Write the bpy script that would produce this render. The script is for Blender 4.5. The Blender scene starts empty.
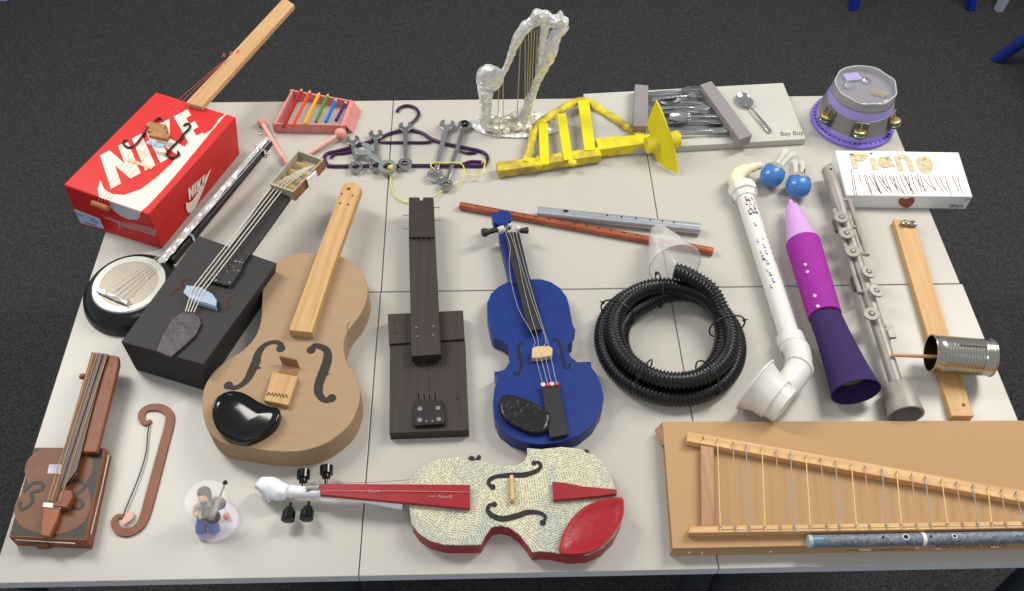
import bpy, bmesh, math, random
from mathutils import Vector, Matrix, noise
random.seed(7)
COL = bpy.context.scene.collection
pi = math.pi
# ------------------------------------------------------------------ camera (table top is z = 0)
F, W, H = 950.0, 1024, 591
CAM = Vector((.83257, -.62031, 1.53148))
RM = (Matrix.Rotation(-.03076828, 3, 'Z') @ Matrix.Rotation(.66707912, 3, 'X') @ Matrix.Rotation(.00975831, 3, 'Z'))
def ray(px, py): return RM @ Vector(((px-512)/F, (295.5-py)/F, -1))
def U(px, py, z=0.0):                       # point on the horizontal plane at height z
    d = ray(px, py); return CAM + d*((z-CAM.z)/d.z)
def UP(px, py, p, n):                       # point on an arbitrary plane
    d = ray(px, py); return CAM + d*((p-CAM).dot(n)/d.dot(n))
def ppm(p): return F / -(RM.transposed() @ (p-CAM)).z
def V(*a): return Vector(a)
Z = V(0, 0, 1)
# ------------------------------------------------------------------ materials
def lin(c):
    return tuple((x/12.92 if x <= .04045 else ((x+.055)/1.055)**2.4) for x in [v/255 for v in c]) + (1,)
MC = {}
def mat(name, col, rough=.5, metal=0, ns=0, na=.15, bump=0, bs=60, stretch=None, ang=0, col2=None, alpha=1, trans=0, ior=1.45, coat=0, spec=.5, voro=False, sheen=0):
    if name in MC: return MC[name]
    m = bpy.data.materials.new(name); m.use_nodes = True; nt = m.node_tree; N = nt.nodes; L = nt.links
    b = N['Principled BSDF']; b.inputs['Base Color'].default_value = lin(col)
    b.inputs['Roughness'].default_value = rough; b.inputs['Metallic'].default_value = metal
    b.inputs['Alpha'].default_value = alpha; b.inputs['Transmission Weight'].default_value = trans
    b.inputs['IOR'].default_value = ior; b.inputs['Coat Weight'].default_value = coat
    b.inputs['Specular IOR Level'].default_value = spec
    b.inputs['Sheen Weight'].default_value = sheen
    tc = N.new('ShaderNodeTexCoord'); mp = N.new('ShaderNodeMapping'); L.new(tc.outputs['Object'], mp.inputs['Vector'])
    mp.inputs['Rotation'].default_value = (0, 0, -ang)
    vec = mp.outputs['Vector']
    if stretch:
        mp2 = N.new('ShaderNodeMapping'); mp2.inputs['Scale'].default_value = stretch; L.new(vec, mp2.inputs['Vector']); vec = mp2.outputs['Vector']
    if ns:
        t = N.new('ShaderNodeTexNoise'); t.inputs['Scale'].default_value = ns; t.inputs['Detail'].default_value = 5; L.new(vec, t.inputs['Vector'])
        r = N.new('ShaderNodeMapRange'); r.inputs[1].default_value = .3; r.inputs[2].default_value = .7; L.new(t.outputs['Fac'], r.inputs[0])
        mx = N.new('ShaderNodeMix'); mx.data_type = 'RGBA'; L.new(r.outputs[0], mx.inputs[0])
        c1 = lin(col)
        if col2: c2 = lin(col2)
        else:
            c2 = tuple(min(1, x*(1+na)) for x in c1[:3]) + (1,); c1 = tuple(x*(1-na) for x in c1[:3]) + (1,)
        mx.inputs[6].default_value = c1; mx.inputs[7].default_value = c2
        L.new(mx.outputs[2], b.inputs['Base Color'])
    if bump:
        if voro:
            t = N.new('ShaderNodeTexVoronoi'); t.inputs['Scale'].default_value = bs; o = t.outputs['Distance']
        else:
            t = N.new('ShaderNodeTexNoise'); t.inputs['Scale'].default_value = bs; t.inputs['Detail'].default_value = 4; o = t.outputs['Fac']
        L.new(vec, t.inputs['Vector'])
        bp = N.new('ShaderNodeBump'); bp.inputs['Strength'].default_value = bump; bp.inputs['Distance'].default_value = .004
        L.new(o, bp.inputs['Height']); L.new(bp.outputs[0], b.inputs['Normal'])
    MC[name] = m; return m
def wood(name, a, b_, ang=0, rough=.55):   # grain runs along local X rotated by ang
    return mat(name, a, rough, ns=9, col2=b_, stretch=(.6, 12, 6), ang=ang, bump=.15, bs=20)
def plain(name, c, r=.5, **k): return mat(name, c, r, **k)
def newspaper():
    m = bpy.data.materials.new('newsprint'); m.use_nodes = True; nt = m.node_tree; N = nt.nodes; L = nt.links; b = N['Principled BSDF']
    b.inputs['Roughness'].default_value = .55
    tc = N.new('ShaderNodeTexCoord')
    def math_(op, a, v=None, c=None):
        n = N.new('ShaderNodeMath'); n.operation = op
        for i, x in enumerate((a, v, c)):
            if x is None: continue
            if isinstance(x, (int, float)): n.inputs[i].default_value = x
            else: L.new(x, n.inputs[i])
        return n.outputs[0]
    st = N.new('ShaderNodeMapping'); st.inputs['Scale'].default_value = (1, 1, .01); L.new(tc.outputs['Object'], st.inputs['Vector'])
    vo = N.new('ShaderNodeTexVoronoi'); vo.inputs['Scale'].default_value = 13; vo.distance = 'MANHATTAN'; L.new(st.outputs[0], vo.inputs['Vector'])
    sp = N.new('ShaderNodeSeparateColor'); L.new(vo.outputs['Color'], sp.inputs[0])
    an = math_('MULTIPLY', sp.outputs[0], 3.1)
    vr = N.new('ShaderNodeVectorRotate'); vr.rotation_type = 'Z_AXIS'; L.new(st.outputs[0], vr.inputs['Vector']); L.new(an, vr.inputs['Angle'])
    sx = N.new('ShaderNodeSeparateXYZ'); L.new(vr.outputs[0], sx.inputs[0])
    line = math_('FRACT', math_('MULTIPLY', sx.outputs[1], 230)); inl = math_('LESS_THAN', line, .5)
    row = math_('FLOOR', math_('MULTIPLY', sx.outputs[1], 230))
    cb = N.new('ShaderNodeCombineXYZ'); L.new(math_('MULTIPLY', sx.outputs[0], 330), cb.inputs[0]); L.new(math_('MULTIPLY', row, 7.3), cb.inputs[1])
    no = N.new('ShaderNodeTexNoise'); no.inputs['Scale'].default_value = 1; no.inputs['Detail'].default_value = 1; L.new(cb.outputs[0], no.inputs['Vector'])
    wd = math_('GREATER_THAN', no.outputs['Fac'], .47)
    ink = math_('MULTIPLY', math_('MULTIPLY', inl, wd), .6)
    mx = N.new('ShaderNodeMix'); mx.data_type = 'RGBA'; mx.inputs[6].default_value = lin((212, 206, 176)); mx.inputs[7].default_value = lin((186, 190, 176)); L.new(sp.outputs[1], mx.inputs[0])
    m2 = N.new('ShaderNodeMix'); m2.data_type = 'RGBA'; L.new(mx.outputs[2], m2.inputs[6]); m2.inputs[7].default_value = lin((70, 72, 70)); L.new(ink, m2.inputs[0])
    L.new(m2.outputs[2], b.inputs['Base Color']); return m
# ------------------------------------------------------------------ mesh helpers
def spl(pts, n=6, closed=True):
    """Catmull-Rom through 2D/3D points"""
    P = [Vector(p) for p in pts]; out = []; m = len(P)
    rng = range(m if closed else m-1)
    for i in rng:
        if closed: a, b, c, d = P[i-1], P[i], P[(i+1) % m], P[(i+2) % m]
        else: a, b, c, d = P[max(i-1, 0)], P[i], P[i+1], P[min(i+2, m-1)]
        for k in range(n):
            t = k/n
            out.append(.5*((2*b) + (c-a)*t + (2*a-5*b+4*c-d)*t*t + (3*b-a-3*c+d)*t*t*t))
    if not closed: out.append(P[-1])
    return out
def crop(x0, y0, s, pts): return [(x0+p[0]/s, y0+p[1]/s) + tuple(p[2:]) for p in pts]
def Us(pts, z): return [U(p[0], p[1], z) for p in pts]
def UPs(pts, p, n): return [UP(q[0], q[1], p, n) for q in pts]
def poly(bm, pts):
    return bm.faces.new([bm.verts.new(p) for p in pts])
def prism(bm, top, z0=None, vec=None):
    """top: 3D loop; extruded down to height z0 or along vec"""
    a = [bm.verts.new(p) for p in top]
    b = [bm.verts.new(V(p.x, p.y, z0) if vec is None else p+vec) for p in top]
    n = len(a); bm.faces.new(a); bm.faces.new(b[::-1])
    for i in range(n): bm.faces.new([a[i], b[i], b[(i+1) % n], a[(i+1) % n]])
def hexa(bm, top, bot):
    a = [bm.verts.new(p) for p in top]; b = [bm.verts.new(p) for p in bot]; n = len(a)
    bm.faces.new(a); bm.faces.new(b[::-1])
    for i in range(n): bm.faces.new([a[i], b[i], b[(i+1) % n], a[(i+1) % n]])
def box(bm, c, s, R=None):
    c = Vector(c); R = R or Matrix.Identity(3)
    t = [c + R @ V(sx*s[0]/2, sy*s[1]/2, s[2]/2) for sx, sy in ((-1,-1),(1,-1),(1,1),(-1,1))]
    u = [c + R @ V(sx*s[0]/2, sy*s[1]/2, -s[2]/2) for sx, sy in ((-1,-1),(1,-1),(1,1),(-1,1))]
    hexa(bm, t, u)
def frame(d):
    d = d.normalized(); u = d.cross(Z)
    if u.length < 1e-3: u = V(1, 0, 0)
    u.normalize(); return d, u, u.cross(d).normalized()
def tube(bm, pts, r, n=10, closed=False, cap=True, flat=None):
    """swept tube; r number or list; flat=(a,b) makes elliptical section a along u, b along w"""
    P = [Vector(p) for p in pts]; m = len(P); rings = []
    rs = r if isinstance(r, (list, tuple)) else [r]*m
    d0, u, w = frame(P[1]-P[0])
    for i in range(m):
        if closed: t = P[(i+1) % m]-P[i-1]
        else: t = P[min(i+1, m-1)]-P[max(i-1, 0)]
        t.normalize(); u = (u - t*u.dot(t)).normalized(); w = t.cross(u)
        fa, fb = flat or (1, 1)
        rings.append([bm.verts.new(P[i] + (u*math.cos(2*pi*k/n)*fa + w*math.sin(2*pi*k/n)*fb)*rs[i]) for k in range(n)])
    for i in range(m if closed else m-1):
        A, B = rings[i], rings[(i+1) % m]
        for k in range(n): bm.faces.new([A[k], A[(k+1) % n], B[(k+1) % n], B[k]])
    if cap and not closed: bm.faces.new(rings[0][::-1]); bm.faces.new(rings[-1])
def lathe(bm, o, ax, prof, n=32, cap0=True, cap1=True, sx=1, sy=1):
    """prof: list of (t, r) along ax from o"""
    d, u, w = frame(Vector(ax)); rings = []
    for t, r in prof:
        if r < 1e-6: rings.append([bm.verts.new(o+d*t)]); continue
        rings.append([bm.verts.new(o + d*t + (u*math.cos(2*pi*k/n)*sx + w*math.sin(2*pi*k/n)*sy)*r) for k in range(n)])
    for A, B in zip(rings, rings[1:]):
        for k in range(n):
            k2 = (k+1) % n
            if len(A) == 1 and len(B) == 1: continue
            if len(A) == 1: bm.faces.new([A[0], B[k2], B[k]])
            elif len(B) == 1: bm.faces.new([A[k], A[k2], B[0]])
            else: bm.faces.new([A[k], A[k2], B[k2], B[k]])
    if cap0 and len(rings[0]) > 1: bm.faces.new(rings[0][::-1])
    if cap1 and len(rings[-1]) > 1: bm.faces.new(rings[-1])
def ball(bm, c, r, sub=3, sc=(1, 1, 1), amp=0, fr=40, R=None):
    g = bmesh.ops.create_icosphere(bm, subdivisions=sub, radius=1)
    for v in g['verts']:
        p = Vector(v.co); k = r*(1 + amp*noise.noise(p*fr*.05+Vector(c)*50))
        q = V(p.x*sc[0], p.y*sc[1], p.z*sc[2])*k
        v.co = Vector(c) + (R @ q if R else q)
def crumple(bm, amp, fr):
    bm.normal_update()
    for v in bm.verts:
        v.co += v.normal*amp*(noise.noise(v.co*fr)+.5*noise.noise(v.co*fr*2.3))
def ribbon(bm, pts, wd, th, up=Z):
    """flat strip lying in a plane with normal up; wd number or list of full widths"""
    P = [Vector(p) for p in pts]; m = len(P); ws = wd if isinstance(wd, (list, tuple)) else [wd]*m
    if len(ws) != m:
        k = len(ws)-1; ws = [ws[min(int(i*k/(m-1)), k-1)]*(1-((i*k/(m-1)) - min(int(i*k/(m-1)), k-1))) + ws[min(int(i*k/(m-1)), k-1)+1]*((i*k/(m-1)) - min(int(i*k/(m-1)), k-1)) for i in range(m)]
    L, R_ = [], []
    for i in range(m):
        t = (P[min(i+1, m-1)]-P[max(i-1, 0)]).normalized(); s = up.cross(t).normalized()
        L.append(P[i]+s*ws[i]/2); R_.append(P[i]-s*ws[i]/2)
    q = []
    for i in range(m): q.append([bm.verts.new(x) for x in (L[i]+up*th, R_[i]+up*th, R_[i], L[i])])
    for A, B in zip(q, q[1:]):
        for k in range(4): bm.faces.new([A[k], A[(k+1) % 4], B[(k+1) % 4], B[k]])
    bm.faces.new(q[0]); bm.faces.new(q[-1][::-1])
def disc(bm, c, r, h, n=20, ax=Z): lathe(bm, Vector(c), ax, [(0, r), (h, r)], n)
# ------------------------------------------------------------------ objects
def thing(name, label, cat, loc, group=None):
    o = bpy.data.objects.new(name, None); COL.objects.link(o); o.location = loc; o.empty_display_size = .02
    o['label'] = label; o['category'] = cat
    if group: o['group'] = group
    return o
def finish(o, bev=0, smooth=True, sub=0, ang=40, segs=2):
    if smooth: o.data.shade_smooth(); o.data.set_sharp_from_angle(angle=math.radians(ang))
    if bev:
        md = o.modifiers.new('bevel', 'BEVEL'); md.width = bev; md.segments = segs; md.limit_method = 'ANGLE'; md.angle_limit = math.radians(35)
    if sub: md = o.modifiers.new('sub', 'SUBSURF'); md.levels = md.render_levels = sub
def root_loc(p):
    l = V(0, 0, 0)
    while p: l = l + Vector(p.location); p = p.parent
    return l
def part(name, fn, m, parent=None, bev=0, smooth=True, label=None, sub=0, ang=40):
    bm = bmesh.new(); fn(bm); bmesh.ops.recalc_face_normals(bm, faces=bm.faces)
    l = root_loc(parent); 
    for v in bm.verts: v.co -= l
    me = bpy.data.meshes.new(name); bm.to_mesh(me); bm.free()
    me.materials.append(m); o = bpy.data.objects.new(name, me); COL.objects.link(o)
    if parent: o.parent = parent
    if label: o['label'] = label
    finish(o, bev, smooth, sub, ang); return o
def solo(name, fn, m, label, cat, loc, group=None, **k):      # a thing that is one mesh
    loc = Vector(loc); bm = bmesh.new(); fn(bm); bmesh.ops.recalc_face_normals(bm, faces=bm.faces)
    for v in bm.verts: v.co -= loc
    me = bpy.data.meshes.new(name); bm.to_mesh(me); bm.free(); me.materials.append(m)
    o = bpy.data.objects.new(name, me); COL.objects.link(o); o.location = loc; o['label'] = label; o['category'] = cat
    if group: o['group'] = group
    finish(o, **k); return o
def text_part(name, txt, o, xd, up, h, m, parent, squash=1, th=.0004, shear=0):
    """lettering laid in the plane spanned by xd, up starting at o (world)"""
    cu = bpy.data.curves.new(name, 'FONT'); cu.body = txt; cu.size = 1; cu.shear = shear
    t = bpy.data.objects.new('tmp_text', cu); COL.objects.link(t); bpy.context.view_layer.update()
    me = bpy.data.meshes.new_from_object(t.evaluated_get(bpy.context.evaluated_depsgraph_get())); bpy.data.objects.remove(t)
    xd = xd.normalized(); n = xd.cross(up).normalized(); up = n.cross(xd); l = root_loc(parent)
    for v in me.vertices: v.co = o + xd*v.co.x*h*squash + up*v.co.y*h + n*th - l
    me.materials.clear(); me.materials.append(m); ob = bpy.data.objects.new(name, me); COL.objects.link(ob); ob.parent = parent
    return ob
def strings(root, segs, m, r=.0007, name='string'):
    for s in segs: part(name, lambda bm: tube(bm, s, r, 5), m, root)
# palette
black = plain('black_paint', (26, 26, 27), .45); blackgloss = plain('black_gloss_plastic', (12, 12, 13), .12)
white_plastic = plain('white_plastic', (238, 236, 230), .35); cream = plain('cream_wood', (224, 196, 150), .6, ns=60)
string_w = plain('white_string', (215, 210, 195), .6); steel = plain('steel', (165, 165, 165), .3, metal=1, ns=40, na=.2)
steel_bright = plain('bright_steel', (200, 200, 200), .18, metal=1)
foil = mat('crumpled_foil', (238, 238, 234), .28, metal=.55, ns=70, na=.12, bump=.9, bs=75, voro=True)
card = mat('corrugated_cardboard', (166, 138, 108), .8, ns=25, na=.04, stretch=(1, 3, 1), bump=.08, bs=80)
card_dark = mat('cardboard_edge', (142, 106, 74), .85, ns=40, na=.15)
red_string = plain('red_string', (214, 96, 92), .6); gold = plain('gold_string', (206, 184, 136), .45, metal=.2)
dot = plain('dark_hole', (18, 15, 14), .8)
# ================================================================== SETTING
carpet = mat('charcoal_carpet', (60, 59, 61), .95, ns=220, na=.55, bump=.6, bs=300, spec=.15)
FZ = -.72
def floor_fn(bm): box(bm, (.9, 1.2, FZ-.02), (9, 9, .04))
o = part('floor', floor_fn, carpet, smooth=False); o['kind'] = 'structure'
lam = mat('white_laminate', (186, 182, 174), .34, ns=5, na=.02, spec=.45)
edge_m = plain('grey_edge_band', (214, 217, 224), .45)
legm = plain('grey_steel_leg', (52, 60, 70), .4, metal=.3)
XB = [-.002, .5935, 1.1935, 1.7985]; XBf = [-.006, .601, 1.1955, 1.8035]; XF = [-.006, .6005, 1.203, 1.809]
XFb = [-.009, .5995, 1.1955, 1.808]
tl = ['white laminate table at the back left under the red shoebox', 'white laminate table at the back middle under the purple hanger',
      'white laminate table at the back right under the purple bucket', 'white laminate table at the front left under the brown box violin',
      'white laminate table at the front middle under the blue violin', 'white laminate table at the front right under the big cardboard box']
k = 0
for row in (1, 0):
    for c in range(3):
        g = .0009
        if row: q = [V(XBf[c]+g, .6008, 0), V(XBf[c+1]-g, .6008, 0), V(XB[c+1]-g, 1.198, 0), V(XB[c]+g, 1.198, 0)]
        else: q = [V(XF[c]+g, -.004, 0), V(XF[c+1]-g, -.004, 0), V(XFb[c+1]-g, .5985, 0), V(XFb[c]+g, .5985, 0)]
        if c == 1 and row == 0: q[0].x += .0
        cen = sum(q, V(0, 0, 0))/4
        t = thing('classroom_table', tl[k], 'table', (cen.x, cen.y, FZ)); k += 1
        part('tabletop', lambda bm: hexa(bm, q, [p+V(0, 0, -.004) for p in q]), lam, t, bev=.0015, smooth=False)
        part('edge_band', lambda bm: hexa(bm, [p+V(0, 0, -.0041) for p in q], [p+V(0, 0, -.021) for p in q]), edge_m, t, smooth=False)
        ins = [p + ((cen-p)*V(1, 0, 0)).x*V(.083, 0, 0) + ((cen-p).y*.1)*V(0, 1, 0) for p in q]
        ins = [V(p.x + (.028 if p.x < cen.x else -.028), p.y + (.024 if p.y < cen.y else -.024), 0) for p in q]
        def apron(bm):
            for i in range(4):
                a, b = ins[i], ins[(i+1) % 4]; d = (b-a).normalized()
                tube(bm, [a+V(0, 0, -.034)+d*.018, b+V(0, 0, -.034)-d*.018], .012, 8)
        part('under_frame', apron, legm, t)
        for p in ins:
            lg = part('leg', lambda bm: tube(bm, [V(p.x, p.y, -.0215), V(p.x, p.y, FZ+.012)], .0165, 16), legm, t)
            part('rubber_foot', lambda bm: disc(bm, V(p.x, p.y, FZ), .019, .016), black, lg)
# ---- chairs behind, mostly out of frame
def chair(name, label, feet, cm, backd, shade):
    """feet: four floor points in order around; backd: unit vector toward the backrest"""
    c = sum(feet, V(0, 0, 0))/4; t = thing(name, label, 'chair', (c.x, c.y, FZ))
    for f_ in feet:
        top = c + (f_-c)*.72; top.z = FZ+.42
        part('leg', lambda bm: hexa(bm, [top+V(a*.022, b*.022, 0) for a, b in ((-1,-1),(1,-1),(1,1),(-1,1))], [f_+V(a*.016, b*.016, 0) for a, b in ((-1,-1),(1,-1),(1,1),(-1,1))]), cm, t, bev=.006)
    s = backd.cross(Z)
    def seat(bm):
        pts = spl([c+backd*a*.2+s*b*.2 for a, b in ((-1, -.9), (-1.05, 0), (-1, .9), (0, 1), (1, .85), (1, 0), (1, -.85), (0, -1))], 5)
        prism(bm, [V(p.x, p.y, FZ+.44) for p in pts], FZ+.418)
    part('seat', seat, cm, t, bev=.006)
    def back(bm):
        b0 = c+backd*.19
        top = [b0+s*x*.17+backd*(.02+.06*zz-.03*(1-x*x)*0)+V(0, 0, 1)*(FZ+.42+.36*zz-b0.z) for x, zz in ((-.95, 0), (.95, 0), (1, .5), (.9, 1), (0, 1.05), (-.9, 1), (-1, .5))]
        prism(bm, top, vec=backd*.015)
    part('backrest', back, cm, t, bev=.005)
blue_pl = plain('blue_chair_plastic', (20, 44, 150), .4); grey_pl = plain('pale_grey_chair_plastic', (150, 160, 178), .4); navy_pl = plain('deep_blue_chair_plastic', (22, 44, 124), .45)
a, b = U(852, 9, FZ), U(970, 9, FZ); dv = (b-a); pv = V(-dv.y, dv.x, 0)*.95
chair('plastic_chair', 'blue plastic chair standing on the carpet behind the purple bucket, only its feet in view', [a, b, b+pv, a+pv], blue_pl, V(0, 1, 0), 0)
a = U(998, 11, FZ); chair('plastic_chair', 'pale grey plastic chair whose foot stands beside the blue chair foot at top right', [a, a+V(.4, 0, 0), a+V(.4, .4, 0), a+V(0, .4, 0)], grey_pl, V(0, 1, 0), 0)
a = U(996, 60, FZ); e1 = V(.42, -.06, 0); e2 = V(.06, .42, 0)
t = thing('plastic_stool', 'dark blue plastic stool at the right edge with one leg slanting down to the left', 'stool', (a.x+.3, a.y, FZ))
fts = [a, a+V(.50, .02, 0), a+V(.48, -.34, 0), U(1030, 144, FZ)]
cc = sum(fts, V(0, 0, 0))/4
for f_ in fts:
    top = cc + (f_-cc)*.3; top.z = FZ+.43
    part('leg', lambda bm: tube(bm, [f_, top], [.021, .026], 10), navy_pl, t)
part('seat', lambda bm: lathe(bm, V(cc.x, cc.y, FZ+.42), Z, [(0, .16), (.01, .19), (.03, .19), (.035, .16)], 32), navy_pl, t)
a = U(5, 0, FZ); chair('plastic_chair', 'pale blue chair whose foot just shows at the top left corner', [a, a+V(-.4, 0, 0), a+V(-.4, .4, 0), a+V(0, .4, 0)], plain('pale_blue_plastic', (130, 155, 190), .4), V(0, 1, 0), 0)
# ================================================================== THINGS
# ---- 1 red shoebox violin
def shoebox():
    h = .106
    red = mat('red_card', (205, 38, 36), .45, ns=30, na=.04); wh = plain('white_print', (236, 222, 208), .55)
    FLc, Fc, Rc = U(63.3, 184.5, h), U(148.5, 214.5, h), U(236, 117, h)
    u = (Rc-Fc); Lx = u.length; u.normalize(); v = (FLc-Fc); Wy = v.length; v.normalize()   # u long, v across to the left
    P = lambda a, b, z: V(*(Fc+u*a+v*b).xy, z)
    t = thing('shoebox_violin', 'red shoebox violin with white lettering and a wooden plank neck', 'instrument', P(Lx/2, Wy/2, 0))
    i = .0012
    T4 = [P(0, 0, h), P(Lx, 0, h), P(Lx, Wy, h), P(0, Wy, h)]
    B4 = [U(162, 249.3), U(240, 154), None, U(79.5, 224)]; B4[2] = B4[1]+B4[3]-B4[0]
    cB = sum(B4, V(0, 0, 0))/4
    def m5(p): q = p+(V(cB.x, cB.y, p.z)-p)*.003; return q
    base = part('box_base', lambda bm: hexa(bm, [m5(a_.lerp(b_, .2)) for a_, b_ in zip(T4, B4)], [m5(b_) for b_ in B4]), red, t, bev=.002)
    hl = .056
    lid = part('box_lid', lambda bm: hexa(bm, T4, [a_.lerp(b_, hl/h) for a_, b_ in zip(T4, B4)]), red, t, bev=.0025)
    # lettering
    A, B, C, D = [Vector(q) for q in crop(90, 100, 4.927, [(103, 437), (560, 196), (472, 50), (50, 272)])]
    def q(x, y): p = A*(1-x)*(1-y)+B*x*(1-y)+C*x*y+D*(1-x)*y; return (p.x, p.y)
    NIKE = [[(0, 0), (0, 1), (.11, 1), (.21, .45), (.21, 1), (.32, 1), (.32, 0), (.21, 0), (.11, .55), (.11, 0)], [(.37, 0), (.37, 1), (.48, 1), (.48, 0)],
            [(.53, 0), (.53, 1), (.63, 1), (.63, .6), (.70, 1), (.81, 1), (.72, .5), (.82, 0), (.71, 0), (.63, .4), (.63, 0)],
            [(.86, 0), (.86, 1), (1.02, 1), (1.02, .8), (.96, .8), (.96, .6), (1.02, .6), (1.02, .4), (.96, .4), (.96, .2), (1.03, .2), (1.03, 0)]]
    for L in NIKE:
        part('printed_letter', lambda bm: prism(bm, [U(*q(*p), h+.0006) for p in L], h+.0001), wh, lid, smooth=False)
    sw = crop(90, 100, 4.927, [(50, 395), (38, 440), (36, 488), (244, 556), (290, 515), (360, 440), (450, 335), (540, 225), (610, 140), (676, 62), (636, 92), (600, 145), (560, 170), (505, 180), (455, 245), (400, 315), (330, 380), (250, 440), (170, 468), (110, 463), (70, 440)])
    ptsw = [U(p[0], p[1], h+.0005) for p in sw]
    for k in (2, 3):
        a = (ptsw[k]-Fc).dot(u); ptsw[k] -= u*(a-.0006)
    part('printed_swoosh', lambda bm: prism(bm, ptsw, h+.0001), wh, lid, smooth=False)
    n = (T4[3]-T4[0]).cross(B4[0]-T4[0]).normalized(); n = n if n.dot(u) < 0 else -n; fp = P(0, 0, h)+n*.0008
    whb = plain('white_print_shaded', (196, 204, 210), .55)  # same white print, front-face shade put into the colour as grey-blue
    fr = [UP(p[0], p[1], fp, n) for p in crop(90, 100, 4.927, [(103, 530), (118, 545), (145, 568), (190, 588), (232, 590), (243, 580)])]
    b3 = ptsw[3]-u*.001; b2 = UP(*crop(90, 100, 4.927, [(100, 514)])[0], fp, n); b3.z = b2.z = h-.001
    part('printed_swoosh', lambda bm: prism(bm, [b2]+fr+[b3], vec=u*.0006), whb, lid, smooth=False)
    # small swoosh on the long side
    nn = (T4[1]-T4[0]).cross(B4[0]-T4[0]).normalized(); nn = nn if nn.dot(v) < 0 else -nn; sp_ = T4[0]+nn*.0007
    small = crop(90, 100, 4.927, [(474, 505), (474, 535), (484, 556), (500, 555), (520, 528), (555, 450), (596, 340), (560, 395), (530, 460), (505, 497), (488, 508)])
    part('printed_swoosh', lambda bm: prism(bm, [UP(p[0], p[1], sp_, nn) for p in small], vec=v*.0006), wh, lid, smooth=False, label='small white swoosh on the long side')
    A2, B2, C2, D2 = [Vector(p) for p in crop(90, 100, 4.927, [(489, 494), (562, 420), (566, 368), (484, 440)])]
    def q2(x, y): p = A2*(1-x)*(1-y)+B2*x*(1-y)+C2*x*y+D2*(1-x)*y; return (p.x, p.y)
    for L in NIKE: part('printed_letter', lambda bm: prism(bm, [UP(*q2(*p), sp_, nn) for p in L], vec=v*.0006), wh, lid, smooth=False)
    # base label, front
    fb = T4[0]+n*.0006; lb = crop(55, 160, 5.39, [(93, 262), (240, 305), (262, 365), (128, 335)])
    lbm = plain('pale_blue_label', (178, 196, 222), .6)
    def fpt(s_, t_): return T4[3].lerp(T4[0], s_).lerp(B4[3].lerp(B4[0], s_), t_)+n*.0016
    lq = [fpt(.02, .6), fpt(.32, .63), fpt(.33, .9), fpt(.03, .94)]
    l = part('size_label', lambda bm: prism(bm, lq, vec=-n*.0008), lbm, base, smooth=False, label='pale blue paper size label')
    for (y0, x0, x1) in ((.25, .05, .25), (.25, .55, .8), (.45, .55, .85), (.8, .2, .7)):
        a_, b_, c_, d_ = [p+n*.0004 for p in lq]
        m = lambda x, y: (a_*(1-x)+b_*x)*(1-y)+(d_*(1-x)+c_*x)*y
        part('label_print', lambda bm: prism(bm, [m(x0, y0), m(x1, y0), m(x1, y0+.09), m(x0, y0+.09)], vec=u*.0003), plain('faint_print', (110, 120, 150), .7), base, smooth=False)
    A3, B3, C3, D3 = [Vector(p) for p in crop(55, 160, 5.39, [(118, 218), (158, 226), (150, 206), (112, 200)])]
    def q3(x, y): p = A3*(1-x)*(1-y)+B3*x*(1-y)+C3*x*y+D3*(1-x)*y; return (p.x, p.y)
    for L in NIKE: part('printed_letter', lambda bm: prism(bm, [UP(*q3(*p), fp, n) for p in L], vec=u*.0006), wh, lid, smooth=False)
    part('printed_swoosh', lambda bm: prism(bm, [UP(p[0], p[1], fp, n) for p in crop(55, 160, 5.39, [(108, 213), (112, 224), (128, 230), (160, 217), (130, 222)])], vec=u*.0006), wh, lid, smooth=False)
    def outl(bm):
        for a_, b_ in (((262, 308), (345, 332)), ((345, 332), (357, 410)), ((357, 410), (262, 372))):
            p = [UP(x[0], x[1], fb+n*.0012, n) for x in crop(55, 160, 5.39, [a_, b_])]; ribbon(bm, p, .0007, .0005, up=n)
    part('printed_outline', outl, wh, base)
    # tape wrap
    tape = mat('clear_tape', (225, 190, 190), .08, alpha=.22)
    part('clear_tape', lambda bm: prism(bm, [UP(p[0], p[1], fp+n*.0006, n) for p in crop(55, 160, 5.39, [(250, 292), (545, 375), (543, 412), (255, 325)])], vec=u*.0002), tape, lid, smooth=False)
    # end pin
    pn = U(102, 204, h-.004)-u*.006
    part('end_pin', lambda bm: lathe(bm, pn+v*.02, -v, [(0, .003), (.001, .0065), (.04, .0065), (.041, .003)], 16), plain('cork_brown', (160, 96, 62), .7), t)
    # f-holes of black wire
    pc = plain('black_wire', (20, 18, 20), .6)
    for c in ([(352, 97), (338, 88), (310, 112), (282, 140), (262, 170), (245, 195), (222, 222), (195, 234), (168, 222), (166, 203), (185, 200)],
              [(462, 128), (475, 116), (492, 122), (488, 142), (462, 168), (447, 190), (425, 213), (400, 238), (380, 262), (388, 280), (415, 284), (438, 270), (432, 254)]):
        pp = [U(p[0], p[1], h+.004) for p in spl(crop(90, 100, 4.927, c), 4, False)]
        part('f_hole', lambda bm: tube(bm, pp, .0024, 8), pc, t)
    # bridge: bundle of cards
    def br(bm):
        for j, (x, y) in enumerate(((285, 125), (292, 150), (300, 172))):
            a_, b_ = [U(p[0], p[1], h+.004+.007*j) for p in crop(90, 100, 4.927, [(x, y), (x+88, y+18)])]
            d = (b_-a_); d.normalize(); s = Z.cross(d)
            hexa(bm, [a_+s*.007+Z*.006, b_+s*.007+Z*.006, b_-s*.007+Z*.006, a_-s*.007+Z*.006], [a_+s*.007-Z*.004, b_+s*.007-Z*.004, b_-s*.007-Z*.004, a_-s*.007-Z*.004])
    part('bridge', br, mat('brown_wood_bits', (166, 122, 78), .7, ns=60, na=.3), t)
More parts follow.
